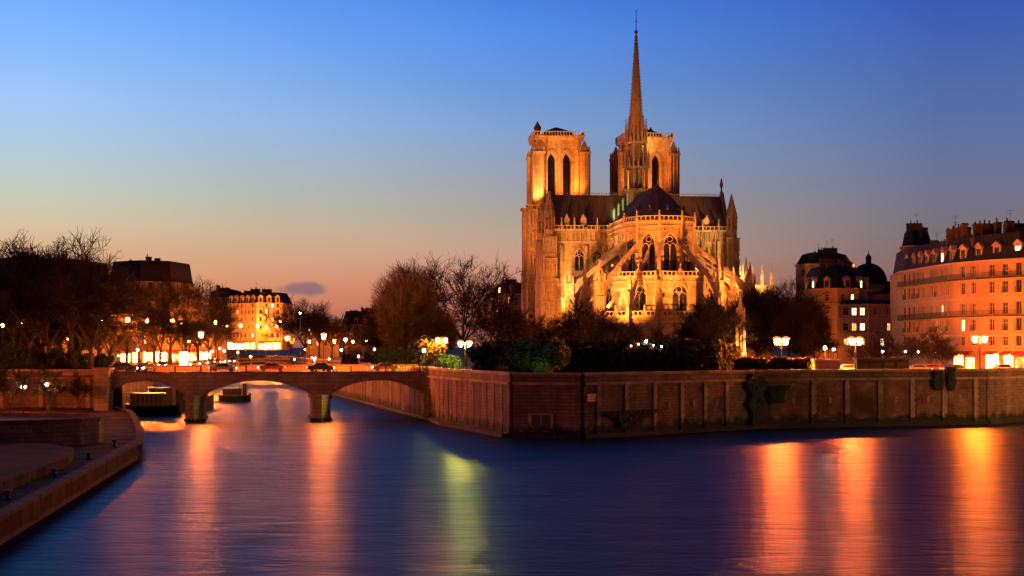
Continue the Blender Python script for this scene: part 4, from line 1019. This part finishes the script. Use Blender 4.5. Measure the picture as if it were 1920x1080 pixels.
    inner.prism([(v.x, v.y) for v in ip], z0, zs[-1] - .05); inner.build('interior', mat('dark_interior', (.02, .018, .015), .9, .1), e)
    # mansard roof
    rp = MB().at(T); top = inset(loop, roof_in); low = inset(loop, setback or .15); z1 = zs[-1]
    rp.loft([[(v.x, v.y, z1) for v in low], [(v.x, v.y, z1 + roof_h * .8) for v in top], [(v.x, v.y, z1 + roof_h) for v in inset(loop, roof_in + (.3 if flat else 2.5))]])
    ro = rp.build('roof', roofm, e)
    for i in range(chim):
        t = (i + .5) / chim * (len(front) - 1); j = min(int(t), len(front) - 2); v = front[j].lerp(front[j + 1], t - j); c = sum(loop, Vector((0, 0))) / len(loop); v = v.lerp(c, rnd.uniform(.35, .7))
        cm_ = MB().at(T @ Matrix.Translation((v.x, v.y, 0)) @ Matrix.Rotation(rnd.uniform(-.3, .3), 4, 'Z')); l = rnd.choice((.5, .7, 1.0, 1.9)); h_ = z1 + roof_h + rnd.uniform(-.4, chv)
        cm_.box(-l, l, -.45, .45, z1 + roof_h * .5, h_); cm_.box(-l - .1, l + .1, -.55, .55, h_ - .35, h_ - .15)
        for q in range(int(l * 2.4)):
            if rnd.random() < .3: continue
            cm_.lathe(-l + .3 + q * .8, 0, [(h_, .16), (h_ + rnd.uniform(.3, .8), .12)], 6)
        cm_.build('chimney', BRICKC, ro)
        if rnd.random() < .35:
            an = MB().at(T @ Matrix.Translation((v.x + .5, v.y, 0))); an.tube((0, 0, h_), (0, 0, h_ + 2.6), .035, .03, 4); an.tube((-.6, 0, h_ + 2.3), (.6, 0, h_ + 2.3), .03, .03, 4); an.tube((-.4, 0, h_ + 1.9), (.4, 0, h_ + 1.9), .03, .03, 4); an.build('aerial', IRON, ro)
    if dorm:
        for k in range(len(front) - 1):
            A, B = front[k], front[k + 1]; M, L = frame(A, B); n = int(L / (wsp * 1.35))
            for i in range(n):
                x = L * (i + .5) / n; off = (setback or .15) + .25
                dm = MB().at(T @ M @ Matrix.Translation((x, off, z1))); dm.box(-.85, .85, -.2, 2.3, -.1, 2.3); dm.add([(-1.1, -.4, 2.3), (1.1, -.4, 2.3), (0, -.4, 3.2), (-1.1, 2.6, 2.3), (1.1, 2.6, 2.3), (0, 2.6, 3.2)], [(0, 1, 2), (1, 4, 5, 2), (0, 2, 5, 3), (0, 3, 4, 1)])
                o = dm.build('dormer', m, e)
                g_ = MB().at(T @ M @ Matrix.Translation((x, off, z1))); g_.box(-.5, .5, -.24, -.2, .3, 2.0); g_.build('pane', WARMWIN2 if (k, i) in dorm_lit or rnd.random() < litf * .7 else PANE, o)
    return e
SHOPM = [emit_room('shop_light_amber', (1, .30, .04), 30), emit_room('shop_light_yellow', (1, .42, .08), 60), emit_room('shop_light_red', (1, .16, .03), 6), emit_room('far_shop_amber', (1, .30, .04), 60), emit_room('far_shop_yellow', (1, .42, .08), 110), emit_room('far_shop_red', (1, .26, .04), 30)]
SHOPS = {}
SHUT = mat('shutter_paint', (.36, .24, .17), .7, .2)
AWN = mat('red_awning', (.45, .05, .03), .8, .1)
# big right hand building
house('apartment_building', 'tall orange lit corner apartment building with balconies at the right edge', 'building',
      [(PX(1690, 300), 300), (PX(1738, 284), 284), (PX(1786, 270), 270), (PX(1845, 262), 262), (PX(1925, 254), 254), (PX(2010, 252), 252)], 7.3, [3.6, 2.5, 3.1, 3.1, 3.2, 3.1], WALLP, wsp=2.9, ww=1.2, wh=2.0, roof_h=4.4, roof_in=2.6, depth=20,
      litf=.10, seed=7, chim=26, chv=3.2, flat=True, balc=(3, 5), setback=.5, shop=(2, 3, 4), dorm_lit=((1, 1), (3, 1), (4, 0)))
house('narrow_turret_house', 'narrow dark gabled house with tall brick stack left of the tall right building', 'building',
      [P(1690, 0, 392).xy[:], P(1712, 0, 388).xy[:], P(1750, 0, 392).xy[:]], 7.3, [4, 3.4, 3.2, 3.2, 3.2, 3.2, 3.2, 3.0, 2.8], WALLQ, wsp=2.4, ww=1.0, roof_h=4.6, roof_in=1.6, depth=12, litf=.12, seed=3, chim=3, dorm=False, balc=(6,), skip_gf=True)
# middle right cluster
def arcp(pxs, ds): return [(PX(p, d), d) for p, d in zip(pxs, ds)]
house('curved_apartment_house', 'curved fronted house with mansard dormers between the trees and the dome', 'building',
      arcp([1503, 1530, 1570, 1610, 1634], [412, 402, 399, 402, 410]), 7.3, [4.2, 3.8, 3.7, 3.7, 3.7], WALLP, wsp=3.0, ww=1.05, roof_h=6.2, roof_in=3.0, depth=16, litf=.1, seed=11, chim=6, balc=(4,))
house('brick_house', 'dark rear house with brick chimneys just left of the dome', 'building', arcp([1492, 1520, 1575, 1600], [440, 436, 434, 440]), 7.3, [5, 4.5, 4.5, 4.5, 4.5, 4.2], WALLQ, roof_h=3.4, roof_in=2, wsp=3, depth=14, seed=12, chim=5, dorm=False)
house('low_lit_wing', 'low building with brightly lit windows below the dome', 'building', arcp([1572, 1630, 1692], [372, 368, 372]), 7.3, [3.6, 3.6, 3.6, 3.4], WALLQ, wsp=2.0, ww=1.2, wh=1.8, roof_h=1.2, roof_in=1.2, depth=10, litf=.62, seed=13, chim=1, dorm=False)
def dome():
    x = PX(1637, 470); e = empty('domed_church', (x, 470, 7.3), 'dark slate dome with lantern rising behind the right hand houses', 'church')
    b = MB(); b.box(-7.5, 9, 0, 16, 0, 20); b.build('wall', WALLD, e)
    b = MB(); b.lathe(0, 6, [(18, 5.6), (22, 5.4), (22.2, 5.9), (22.8, 5.7)], 16); b.build('drum', WALLD, e)
    b = MB(); b.lathe(0, 6, [(22.8, 5.3)] + [(22.8 + 6.6 * math.sin(a * .1571), 5.2 * math.cos(a * .1571) + .5) for a in range(1, 10)], 16); o = b.build('dome', SLATE, e)
    b = MB(); b.lathe(0, 6, [(29.2, .9), (30.8, .8), (31, 1.0), (31.6, .7), (32.3, .15), (33.6, .04)], 8); b.build('lantern', SLATE, o)
    b = MB(); b.add([(-7.5, -.3, 20), (9, -.3, 20), (9, 16, 20), (-7.5, 16, 20), (-5, 6, 24), (7, 6, 24)], [(0, 1, 5, 4), (1, 2, 5), (2, 3, 4, 5), (3, 0, 4)]); b.build('roof', SLATE, e)
dome()
# left side
SHOPS['orange_corner_building'] = 1
house('orange_corner_building', 'bright orange lit building with rows of windows above white shop lights', 'building', arcp([426, 479, 481, 529], [624, 612, 610, 615]), 10.2, [4.2, 3.3, 3.0, 2.9, 2.6, 2.4], WALLP, wsp=2.35, ww=.95, wh=1.5, roof_h=4.2, roof_in=2.2, depth=16, litf=.06, seed=21, chim=6, flat=True, detail=False, shop=True)
house('gabled_house', 'orange gabled house behind and left of the bright building', 'building', arcp([391, 440], [650, 645]), 8, [5, 4, 4, 3.8, 3.6, 3.4], WALLP, wsp=3, ww=1, roof_h=3.4, roof_in=1.5, depth=12, litf=.05, seed=22, chim=3, detail=False, dorm=False)
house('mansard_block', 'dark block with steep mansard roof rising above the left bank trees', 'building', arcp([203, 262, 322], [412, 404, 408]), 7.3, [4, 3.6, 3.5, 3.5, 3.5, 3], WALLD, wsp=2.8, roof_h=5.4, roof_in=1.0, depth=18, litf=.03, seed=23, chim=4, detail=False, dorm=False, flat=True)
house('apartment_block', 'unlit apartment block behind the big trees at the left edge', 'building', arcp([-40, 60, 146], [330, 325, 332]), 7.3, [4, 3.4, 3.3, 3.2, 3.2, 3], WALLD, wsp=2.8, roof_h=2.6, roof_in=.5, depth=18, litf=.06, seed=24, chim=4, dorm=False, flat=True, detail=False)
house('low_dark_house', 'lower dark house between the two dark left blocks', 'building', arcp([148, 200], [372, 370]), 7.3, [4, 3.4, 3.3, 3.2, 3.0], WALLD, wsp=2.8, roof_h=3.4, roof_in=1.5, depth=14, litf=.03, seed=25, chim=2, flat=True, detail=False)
house('distant_hotel', 'distant building with dark roof between the far trees and the round tree', 'building', arcp([640, 712], [700, 696]), 7.3, [4, 3.4, 3.4, 3.2], WALLQ, wsp=2.8, roof_h=6, roof_in=1.8, depth=16, litf=.08, seed=26, chim=6, flat=True, detail=False)
house('small_tower_house', 'small house with dark roof seen between the wide tree and the cathedral', 'building', arcp([924, 948, 976], [530, 524, 528]), 7.3, [5, 4.5, 4.3, 4.2, 4], WALLQ, wsp=3, roof_h=4.2, roof_in=2, depth=12, litf=.1, seed=27, chim=2, detail=False)
house('street_front_row', 'orange street fronts seen through the tree trunks on the left bank', 'building', arcp([178, 290, 395], [372, 385, 440]), 7.3, [4.2, 3.2, 3.2], WALLP, wsp=3, roof_h=2.4, roof_in=1.4, depth=12, litf=.12, seed=28, chim=3, detail=False, shop=True)
house('pale_house', 'far pale house front behind the small trees right of the bright lamps', 'building', arcp([570, 636], [640, 640]), 7.3, [4, 3.2, 3.0], WALLQ, wsp=3, roof_h=2.4, roof_in=1.4, depth=12, litf=.12, seed=29, chim=2, detail=False)
def kiosk(name, label, px0, px1, d, h, m, mt):
    x = PX((px0 + px1) / 2, d); wd = (px1 - px0) / 2 / F * d; e = empty(name, (x, d, 7.3), label, 'kiosk')
    b = MB(); b.box(-wd, wd, 0, 2, 0, h - .25); b.build('cabin', m, e); b = MB(); b.box(-wd - .15, wd + .15, -.2, 2.2, h - .25, h); b.build('roof', mt, e)
    b = MB()
    for k in range(4): u = -wd + 2 * wd * (k + .5) / 4; b.box(u - wd * .2, u + wd * .2, -.05, 0, .5, h - .7)
    b.build('shutter', mt, e)
kiosk('kiosk', 'pale lit kiosk on the quay between the two dark boxes', 1527, 1576, 240, 2.3, WALLP, FRAMEM)
kiosk('kiosk', 'long dark green quay kiosk right of the lit one', 1607, 1704, 240, 2.45, mat('dark_green_paint', (.015, .03, .02), .4, .1), IRON)

# ------------------------------------------------------------------ lamps
ORG = (1, .19, .02); YEL = (1, .6, .16); GRN = (.75, 1, .35); WHT = (1, .8, .55)
HALO = emit('amber_halo_glow', (1, .2, .03), 2.2)  # glowing pieces above and below bright lanterns imitate their orange halo
def lampmat(c, s): return emit('lamp_%.2f_%.2f_%d' % (c[1], c[2], s), c, s)
def lamp(px, y, d, label, group, c=ORG, s=600, r=.28, base=7.3, kind='single', gap=.6):
    a = P(px, y, d); e = empty('street_lamp', (a.x, d, base), label, 'street lamp', group); h = a.z - base
    p = MB(); p.lathe(0, 0, [(0, .22), (.5, .18), (.7, .1), (h * .55, .075), (h * .56, .11), (h - .5, .055)], 8); p.build('post', IRON, e)
    xs = [0] if kind == 'single' else [-gap, gap]
    if len(xs) > 1:
        q = MB(); q.tube((0, 0, h - .7), (-gap, 0, h - r - .1), .05, .04, 5); q.tube((0, 0, h - .7), (gap, 0, h - r - .1), .05, .04, 5); q.tube((0, 0, h - .6), (0, 0, h + .3), .04, .03, 5); q.build('arm', IRON, e)
    for x in xs:
        g = MB(); g.lathe(x, 0, [(h - r * 1.1, r * .4), (h - r * .6, r * .85), (h, r), (h + r * .6, r * .85), (h + r, r * .35)], 8); g.build('lantern', lampmat(c, s), e)
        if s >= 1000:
            q = MB(); q.lathe(x, 0, [(h + r * .75, r * 1.25), (h + r * 1.1, r * 1.7), (h + r * 1.6, r * 1.3), (h + r * 1.95, r * .3)], 10); q.build('upper_halo', HALO, e)
            q = MB(); q.lathe(x, 0, [(h - r * 1.8, r * .3), (h - r * 1.4, r * 1.1), (h - r * 1.15, r * 1.0)], 10); q.build('lower_halo', HALO, e)
        k = MB(); k.lathe(x, 0, [(h + r, r * .6), (h + r * 1.5, .04)], 8); k.lathe(x, 0, [(h - r * 1.5, .05), (h - r * 1.12, r * .5)], 8); k.build('cap', IRON, e)
    return e
GL = 'street lamps along the left bank'
for i, (px, y, d, s) in enumerate([(5, 610, 290, 500), (38, 606, 300, 180), (128, 634, 310, 120), (190, 601, 300, 900), (240, 600, 300, 4500), (276, 601, 320, 4500), (322, 602, 330, 6500), (342, 607, 350, 5000), (404, 604, 400, 4500), (425, 610, 430, 4500)]):
    lamp(px, y, d, 'tall street lamp among the left bank trees, %s from the left edge' % ORD[i], GL, s=s * (3.2 if px > 200 else .8), r=.28)
lamp(377, 628, 250, 'brightest single street lamp standing on the left part of the bridge', GL, s=6500, r=.32, base=7.6)
lamp(355, 640, 310, 'short dim lamp left of the brightest left bank lamp', GL, s=300, r=.2)
GF = 'lamps in front of the orange building'
for i, (px, y, d, s) in enumerate([(451, 611, 596, 6500), (484, 611, 594, 6500), (519, 612, 596, 6500), (526, 602, 592, 6500), (540, 634, 560, 7000), (563, 587, 450, 500)]):
    lamp(px, y, d, 'street lamp by the bright orange building, %s from the left' % ORD[i], GF, s=s, r=.42 if i < 5 else .2, c=(1, .25, .03), base=7.3)
GR = 'bright lamps on the far bank right of the orange building'
for i, (px, y, d, s) in enumerate([(580, 641, 480, 2600), (607, 631, 250, 4400), (627, 640, 430, 3500), (648, 637, 430, 3500), (662, 641, 470, 2600), (686, 640, 480, 2000)]):
    lamp(px, y, d, 'bright orange lamp beyond the middle of the bridge, %s from the left' % ORD[i], GR, s=s * 1.5, r=.32, base=7.6 if d == 250 else 7.3)
lamp(702, 655, 380, 'pale yellow lamp low beyond the bridge right half', None, YEL, 600, .25)
lamp(795, 657, 262, 'green white lamp at the island end of the bridge', None, GRN, 260, .26)
lamp(828, 638, 300, 'reddish twin lamp left of the brightest island lamp', None, ORG, 5000, .32, kind='twin', gap=.75)
lamp(872, 645, 250, 'bright yellow twin lamp left of the garden hedge', None, (.85, .8, .1), 3600, .32, kind='twin', gap=.7)
lamp(945, 652, 262, 'tiny white lamp above the left part of the hedge', None, WHT, 200, .1)
lamp(1465, 640, 240, 'twin globe lamp right of the gothic fountain', 'twin lamps on the right quay', (1, .15, .014), 5600, .38, kind='twin', gap=.68)
lamp(1604, 640, 240, 'twin globe lamp between the lit kiosk and the long dark kiosk', 'twin lamps on the right quay', (1, .15, .014), 4300, .38, kind='twin', gap=.62)
lamp(1547, 652, 246, 'white lamp above the lit kiosk', None, (1, .95, .6), 500, .24)
lamp(1837, 636, 238.5, 'brightest twin lamp before the tall right building', 'twin lamps on the right quay', (1, .16, .010), 4600, .38, kind='twin', gap=.75)
GB = 'extra lamps added to light the curved house'  # extra lamps added behind the kiosks to brighten the house front
for i, (px, y) in enumerate([(1515, 656), (1563, 655), (1622, 656), (1668, 654)]):
    lamp(px, y, 375, 'extra orange lamp added to light the curved house, %s from the left' % ORD[i], GB, (1, .2, .025), 4200, .28)
GM = 'little lights strung along the street beyond the bridge'
rl = random.Random(77)
for i in range(22):
    px = [172, 208, 222, 258, 300, 312, 332, 366, 392, 398, 412, 420, 437, 446, 470, 498, 552, 572, 590, 617, 640, 672][i]; d = rl.choice((300, 330, 352))
    lamp(px, rl.uniform(652, 676), d, 'little low light on the street beyond the bridge, %s from the left' % (ORD + ['twenty-first', 'twenty-second'])[i], GM, rl.choice(((1, .2, .03), (1, .5, .2), (1, .8, .6), (1, .15, .04), (.8, 1, .6))), rl.uniform(60, 420), rl.uniform(.1, .22))
GS = 'small white lamps beneath the right hand houses'
for i, px in enumerate([1655, 1698, 1722, 1755, 1783]):
    lamp(px, 659, 262 + 3 * i, 'small white lamp before the right hand houses, %s from the left' % ORD[i], GS, (1, .6, .3), 160, .15)
lamp(43, 725, 215, 'low twin white lamp on the lower left quay', None, (1, .35, .12), 900, .12, base=1.75, kind='twin', gap=.3)
lamp(88, 721, 222, 'low single white lamp beside the leaning quay tree', None, (1, .35, .1), 1600, .16, base=1.75)
GO = 'unseen fill lamps added along the near left quay'  # lamps out of view, added to light the lower quay and walls
for i, (x, y) in enumerate([(-76, 232), (-80, 206), (-66, 150), (-52, 90), (-40, 40)]):
    a = empty('street_lamp', (x, y, 1.75), 'added orange fill lamp out of view on the left quay, %s from the bridge' % ORD[i], 'street lamp', GO)
    p = MB(); p.lathe(0, 0, [(0, .2), (.6, .12), (4.6, .06)], 8); p.build('post', IRON, a); g = MB(); g.lathe(0, 0, [(4.6, .12), (4.9, .26), (5.2, .22), (5.35, .1)], 8); g.build('lantern', lampmat(ORG, [1100, 900, 420, 160, 100][i]), a)
for i, (px, y, c, s_) in enumerate([(1183, 648, (1, .12, .08), 120), (1197, 646, (1, .2, .12), 160), (1212, 640, (1, .8, .7), 260), (1226, 648, (1, .25, .18), 160), (1240, 650, (1, .5, .4), 120)]):
    lamp(px, y, 240.9, 'small pinkish garden light inside the long hedge, %s from the left' % ORD[i], 'pinkish lights in the long hedge', c, s_ * .5, .16)
for i, y in enumerate([190, 165, 135]):  # unseen tall lamps added to brighten the bridge face and quay walls
    a = empty('street_lamp', (-106, y, 7.3), 'added tall fill lamp out of view on the left embankment road, %s from the bridge' % ORD[i], 'street lamp', 'unseen fill lamps added on the left embankment road')
    p = MB(); p.lathe(0, 0, [(0, .22), (.6, .13), (8.6, .06)], 8); p.build('post', IRON, a); g = MB(); g.lathe(0, 0, [(8.6, .15), (8.9, .36), (9.3, .3), (9.5, .1)], 8); g.build('lantern', lampmat(ORG, 4200), a)
def fill_lamp(x, y, label, st):  # made-up lamp on a post out of view, added to light the right wall
    a = empty('fill_lamp_post', (x, y, -1.5), label, 'fill lamp', None)
    p = MB(); p.lathe(0, 0, [(0, .4), (3.2, .4), (3.4, .5), (3.6, .12), (7.6, .09)], 8); p.build('post', IRON, a); g = MB(); g.lathe(0, 0, [(7.6, .14), (7.9, .32), (8.3, .3), (8.5, .1)], 8); g.build('lantern', lampmat((1, .42, .1), st), a)
fill_lamp(88.5, 231, 'added fill lamp on a post out of view beyond the right edge of the wall', 900)
fill_lamp(92, 205, 'second added fill lamp out of view, farther right of the island wall', 4200)
def lit_panel():
    a = P(344, 668, 262); e = empty('advert_column', (a.x, 262, 7.3), 'glowing white illuminated advert panel on the pavement behind the bridge', 'sign')
    b = MB(); b.box(-.7, .7, 0, .3, 0, .5); b.build('base', IRON, e); b = MB(); b.box(-.62, .62, 0, .3, .5, 3.3); b.build('lit_face', emit('white_panel', (1, .93, .85), 25), e); b = MB(); b.box(-.7, .7, -.03, .33, 3.3, 3.42); b.build('cap', IRON, e)
lit_panel()

# ------------------------------------------------------------------ floodlights
def flood(label, loc, target, power, ang=60, c=(1, .42, .09), size=.6, blend=.6):
    loc = Vector(loc); target = Vector(target); d = (target - loc).normalized()
    e = empty('floodlight', loc, label, 'floodlight', 'floodlights round the cathedral'); e.rotation_euler = d.to_track_quat('-Z', 'Y').to_euler()
    h = MB(); h.box(-.35, .35, -.3, .3, .05, .5); h.box(-.42, .42, -.38, .38, 0, .08); h.build('housing', IRON, e)
    h = MB(); h.box(-.04, .04, -.5, -.3, .1, .3); h.build('bracket', IRON, e)
    ld = bpy.data.lights.new('beam', 'SPOT'); ld.energy = power; ld.spot_size = R(ang); ld.spot_blend = blend; ld.color = c; ld.shadow_soft_size = size
    o = bpy.data.objects.new('beam', ld); col.objects.link(o); o.parent = e; o.location = (0, 0, -.15)
def CL(x, y, h): return cath.matrix_basis @ Vector((x, y, h + DZ))
bpy.context.view_layer.update()
K = 1000
FO = (1, .27, .035); FY = (1, .44, .11)
flood('floodlight before the apse on the left, aimed at the choir', CL(-26, -72, 3), CL(-5, -42, 23), 260 * K, 48, FO)
flood('floodlight before the apse on the right, aimed at the choir', CL(20, -76, 3), CL(4, -42, 23), 210 * K, 48, FO)
flood('floodlight in the left garden aimed at the transept', CL(-44, -44, 3), CL(-15, -7, 22), 95 * K, 60, FO)
flood('floodlight in the left garden aimed at the left tower', CL(-75, -30, 3), CL(-12, 60, 56), 560 * K, 32, FO)
flood('floodlight in the right garden aimed at the right tower', CL(80, -40, 3), CL(15, 60, 57), 820 * K, 32, FO)
flood('floodlight in the right garden aimed at the transept', CL(50, -45, 3), CL(20, -7, 24), 275.5 * K, 60, FO)
flood('floodlight on the left terrace behind the flying buttresses', CL(-15, -12, 19), CL(-10, -20, 27), 23.2 * K, 120, FY)
flood('floodlight on the left terrace beside the transept window', CL(-20, -13, 9), CL(-16, -7.2, 24), 20.3 * K, 90, FY)
flood('floodlight on the right terrace under the bright flying buttresses', CL(20, -20, 19), CL(13, -24, 25), 49.3 * K, 140, FY)
flood('floodlight by the outer right pier under the bright flying buttresses', CL(34, -50, 8), CL(17, -27, 22), 210 * K, 46, (1, .5, .14))
flood('floodlight on the left chapel roof lighting the tribune', CL(-17, -48, 10), CL(-12, -42, 16), 9 * K, 100, (1, .5, .16))
flood('floodlight by the outer left pier under the flying buttresses', CL(-36, -46, 8), CL(-17, -24, 22), 110 * K, 48, (1, .4, .09))
flood('floodlight on the nave roof at the foot of the left tower', CL(-23.5, 46, 44), CL(-22.5, 54, 55), 37.7 * K, 70, FY)
flood('floodlight on the gallery between the towers', CL(-8, 46, 45), CL(-14, 55, 58), 31.9 * K, 80, FO)
flood('floodlight on the gallery beside the right tower', CL(8, 46, 45), CL(14, 55, 58), 31.9 * K, 80, FO)
flood('floodlight on the left transept roof aimed up the spire', CL(-16, -9, 34), CL(0, 0, 78), 95 * K, 34, FO)
flood('floodlight on the choir roof aimed at the green statues', CL(-9.5, -12, 34.5), CL(-6, -4.5, 39), 4.64 * K, 40, (1, .95, .35))
flood('floodlight on top of the right tower', CL(10, 51, 64), CL(14, 54, 68), 5.8 * K, 140, FY)
flood('small green garden spotlight under the evergreen shrub behind the wall', (PX(1010, 226), 226.5, 7.5), (PX(1014, 232), 232, 10.5), 420, 130, (.5, 1, .12))
flood('floodlight by the gothic fountain', (PX(1388, 300) + 1.5, 294, 8), (PX(1388, 300), 300, 15), 13.05 * K, 70, FY)
flood('floodlight beside the lit pinnacles', (PX(1411, 430), 426, 27), (PX(1411, 430), 431, 31), 8.7 * K, 150, FY)

# ------------------------------------------------------------------ boats
def boat(name, label, px0, px1, d, fb, m, m2, cab, rz=0, lit=False):
    x = PX((px0 + px1) / 2, d); L = (px1 - px0) / F * d / 2; e = empty(name, (x, d, 0), label, 'boat', None, rz)
    h = MB(); B = 2.3
    sec = lambda u, w_, z0, z1: [(u, -w_, z1), (u, -w_ * .8, z0), (u, w_ * .8, z0), (u, w_, z1)]
    h.loft([sec(-L, .5, .1, fb + .5), sec(-L * .85, B * .8, -.5, fb + .25), sec(-L * .4, B, -.6, fb), sec(L * .5, B, -.6, fb), sec(L * .85, B * .75, -.5, fb + .2), sec(L, .3, .2, fb + .7)]); h.build('hull', m, e)
    r = MB(); r.box(-L * .8, L * .8, -B - .02, -B + .08, fb - .05, fb + .1); r.build('rubbing_strake', m2, e)
    c = MB(); c.box(-L * .7, L * .45, -1.7, 1.7, fb, fb + cab); o = c.build('cabin', m2, e)
    c = MB(); c.box(-L * .74, L * .49, -1.9, 1.9, fb + cab, fb + cab + .12); c.build('roof', m, e)
    for k in range(7):
        u = -L * .62 + k * L * .155; g = MB(); g.box(u, u + L * .09, -1.74, -1.7, fb + .4, fb + cab - .3); g.build('window', WARMWIN if lit and k % 3 == 1 else PANE, o)
    w_ = MB(); w_.box(L * .52, L * .75, -1.2, 1.2, fb, fb + cab + .9); w_.box(L * .49, L * .78, -1.4, 1.4, fb + cab + .9, fb + cab + 1.02); w_.build('wheelhouse', m2, e)
    q = MB(); q.tube((L * .3, 0, fb + cab), (L * .3, 0, fb + cab + 2.6), .05, .03, 5); q.build('mast', IRON, e)
DKP = mat('dark_boat_paint', (.02, .02, .025), .35, .2); WHP = mat('worn_boat_cabin', (.035, .03, .028), .5, .2)
boat('houseboat', 'dark moored houseboat in the shadow left of the first bridge pier', 232, 340, 262, 1.7, DKP, WHP, 2.0)
boat('houseboat', 'second dark barge moored behind the houseboat under the left arch', 262, 400, 285, 2.2, DKP, DKP, 1.8, .05)
boat('river_boat', 'low boat moored beyond the left bridge pier under the middle arch', 410, 470, 330, 1.2, DKP, WHP, 1.5, .1, False)

# ------------------------------------------------------------------ cars
HEAD = emit('headlamp_light', (1, .7, .35), 60); TAIL = emit('tail_lamp_light', (1, .04, .01), 60)
def car_parts(m):
    b = MB(); prof = [(-2.1, .45), (-2.05, .85), (-1.3, .98), (-.75, 1.42), (.7, 1.45), (1.35, .95), (2.05, .8), (2.12, .42)]
    b.loft([[(x, -.82, z) for x, z in prof], [(x, .82, z) for x, z in prof]]); body = b.mesh('body', m)
    g = MB(); gp = [(-1.15, .98), (-.68, 1.36), (.62, 1.38), (1.15, .97)]; g.loft([[(x, -.84, z) for x, z in gp], [(x, .84, z) for x, z in gp]]); gl = g.mesh('side_glass', PANE)
    w_ = MB(); w_.at(Matrix.Rotation(R(90), 4, 'X')); w_.lathe(0, 0, [(-.1, .33), (.1, .33)], 12); wh = w_.mesh('wheel', IRON)
    l = MB(); l.box(-.05, .04, -.16, .16, -.09, .09); return body, gl, wh, l.mesh('headlight', HEAD), l.mesh('tail_light', TAIL)
CP = [car_parts(m) for m in CARW]
names_ = ['grey', 'black', 'dark red', 'white']
def car(x, y, z, rz, k, label, group):
    body, gl, wh, hl, tl = CP[k]; e = empty('car', (x, y, z), label, 'car', group, rz)
    inst('body', body, e); inst('side_glass', gl, e)
    for a in (-1.3, 1.3):
        for b in (-.8, .8): inst('wheel', wh, e, (a, b, .33))
    for b in (-.58, .58): inst('headlight', hl, e, (2.1, b, .68)); inst('tail_light', tl, e, (-2.1, b, .75))
GC = 'cars crossing the stone bridge'
for i, (px, k, rz) in enumerate([(248, 1, math.pi + .5), (288, 0, -.4 - math.pi / 2), (430, 3, 0), (520, 2, math.pi), (610, 1, 0), (735, 2, math.pi)]):
    c_ = Matrix.Rotation(.16, 4, 'Z') @ Vector((PX(px, 250) - (BX0 + BX1) / 2, 4.3 + (i % 2) * 3.6, 0))
    car(c_.x + (BX0 + BX1) / 2, c_.y + 244.5, 7.47, rz + .16, k, '%s car on the bridge deck, %s from the left' % (names_[k], ORD[i]), GC)
GD = 'cars on the left bank street beyond the bridge'
for i, (px, d, k, rz) in enumerate([(228, 290, 0, -1.8), (305, 300, 1, -1.4), (358, 310, 3, -1.7), (372, 330, 2, -1.5), (388, 345, 0, -1.6), (402, 360, 1, 1.5), (420, 372, 3, -1.6), (438, 385, 2, -1.6), (545, 520, 0, -1.5), (560, 500, 1, -1.4), (590, 505, 3, -1.6)]):
    car(PX(px, d), d, 7.3, rz, k, '%s car with its lamps on behind the bridge, %s from the left' % (names_[k], ORD[i]), GD)
GE = 'cars parked along the right quay'
for i, (px, d, k, rz) in enumerate([(1590, 246, 3, 0), (1720, 248, 0, .1), (1745, 252, 2, 0), (1790, 246, 1, .1), (1880, 250, 3, .1)]):
    car(PX(px, d), d, 7.3, rz, k, '%s car on the right hand quay road, %s from the left' % (names_[k], ORD[i]), GE)
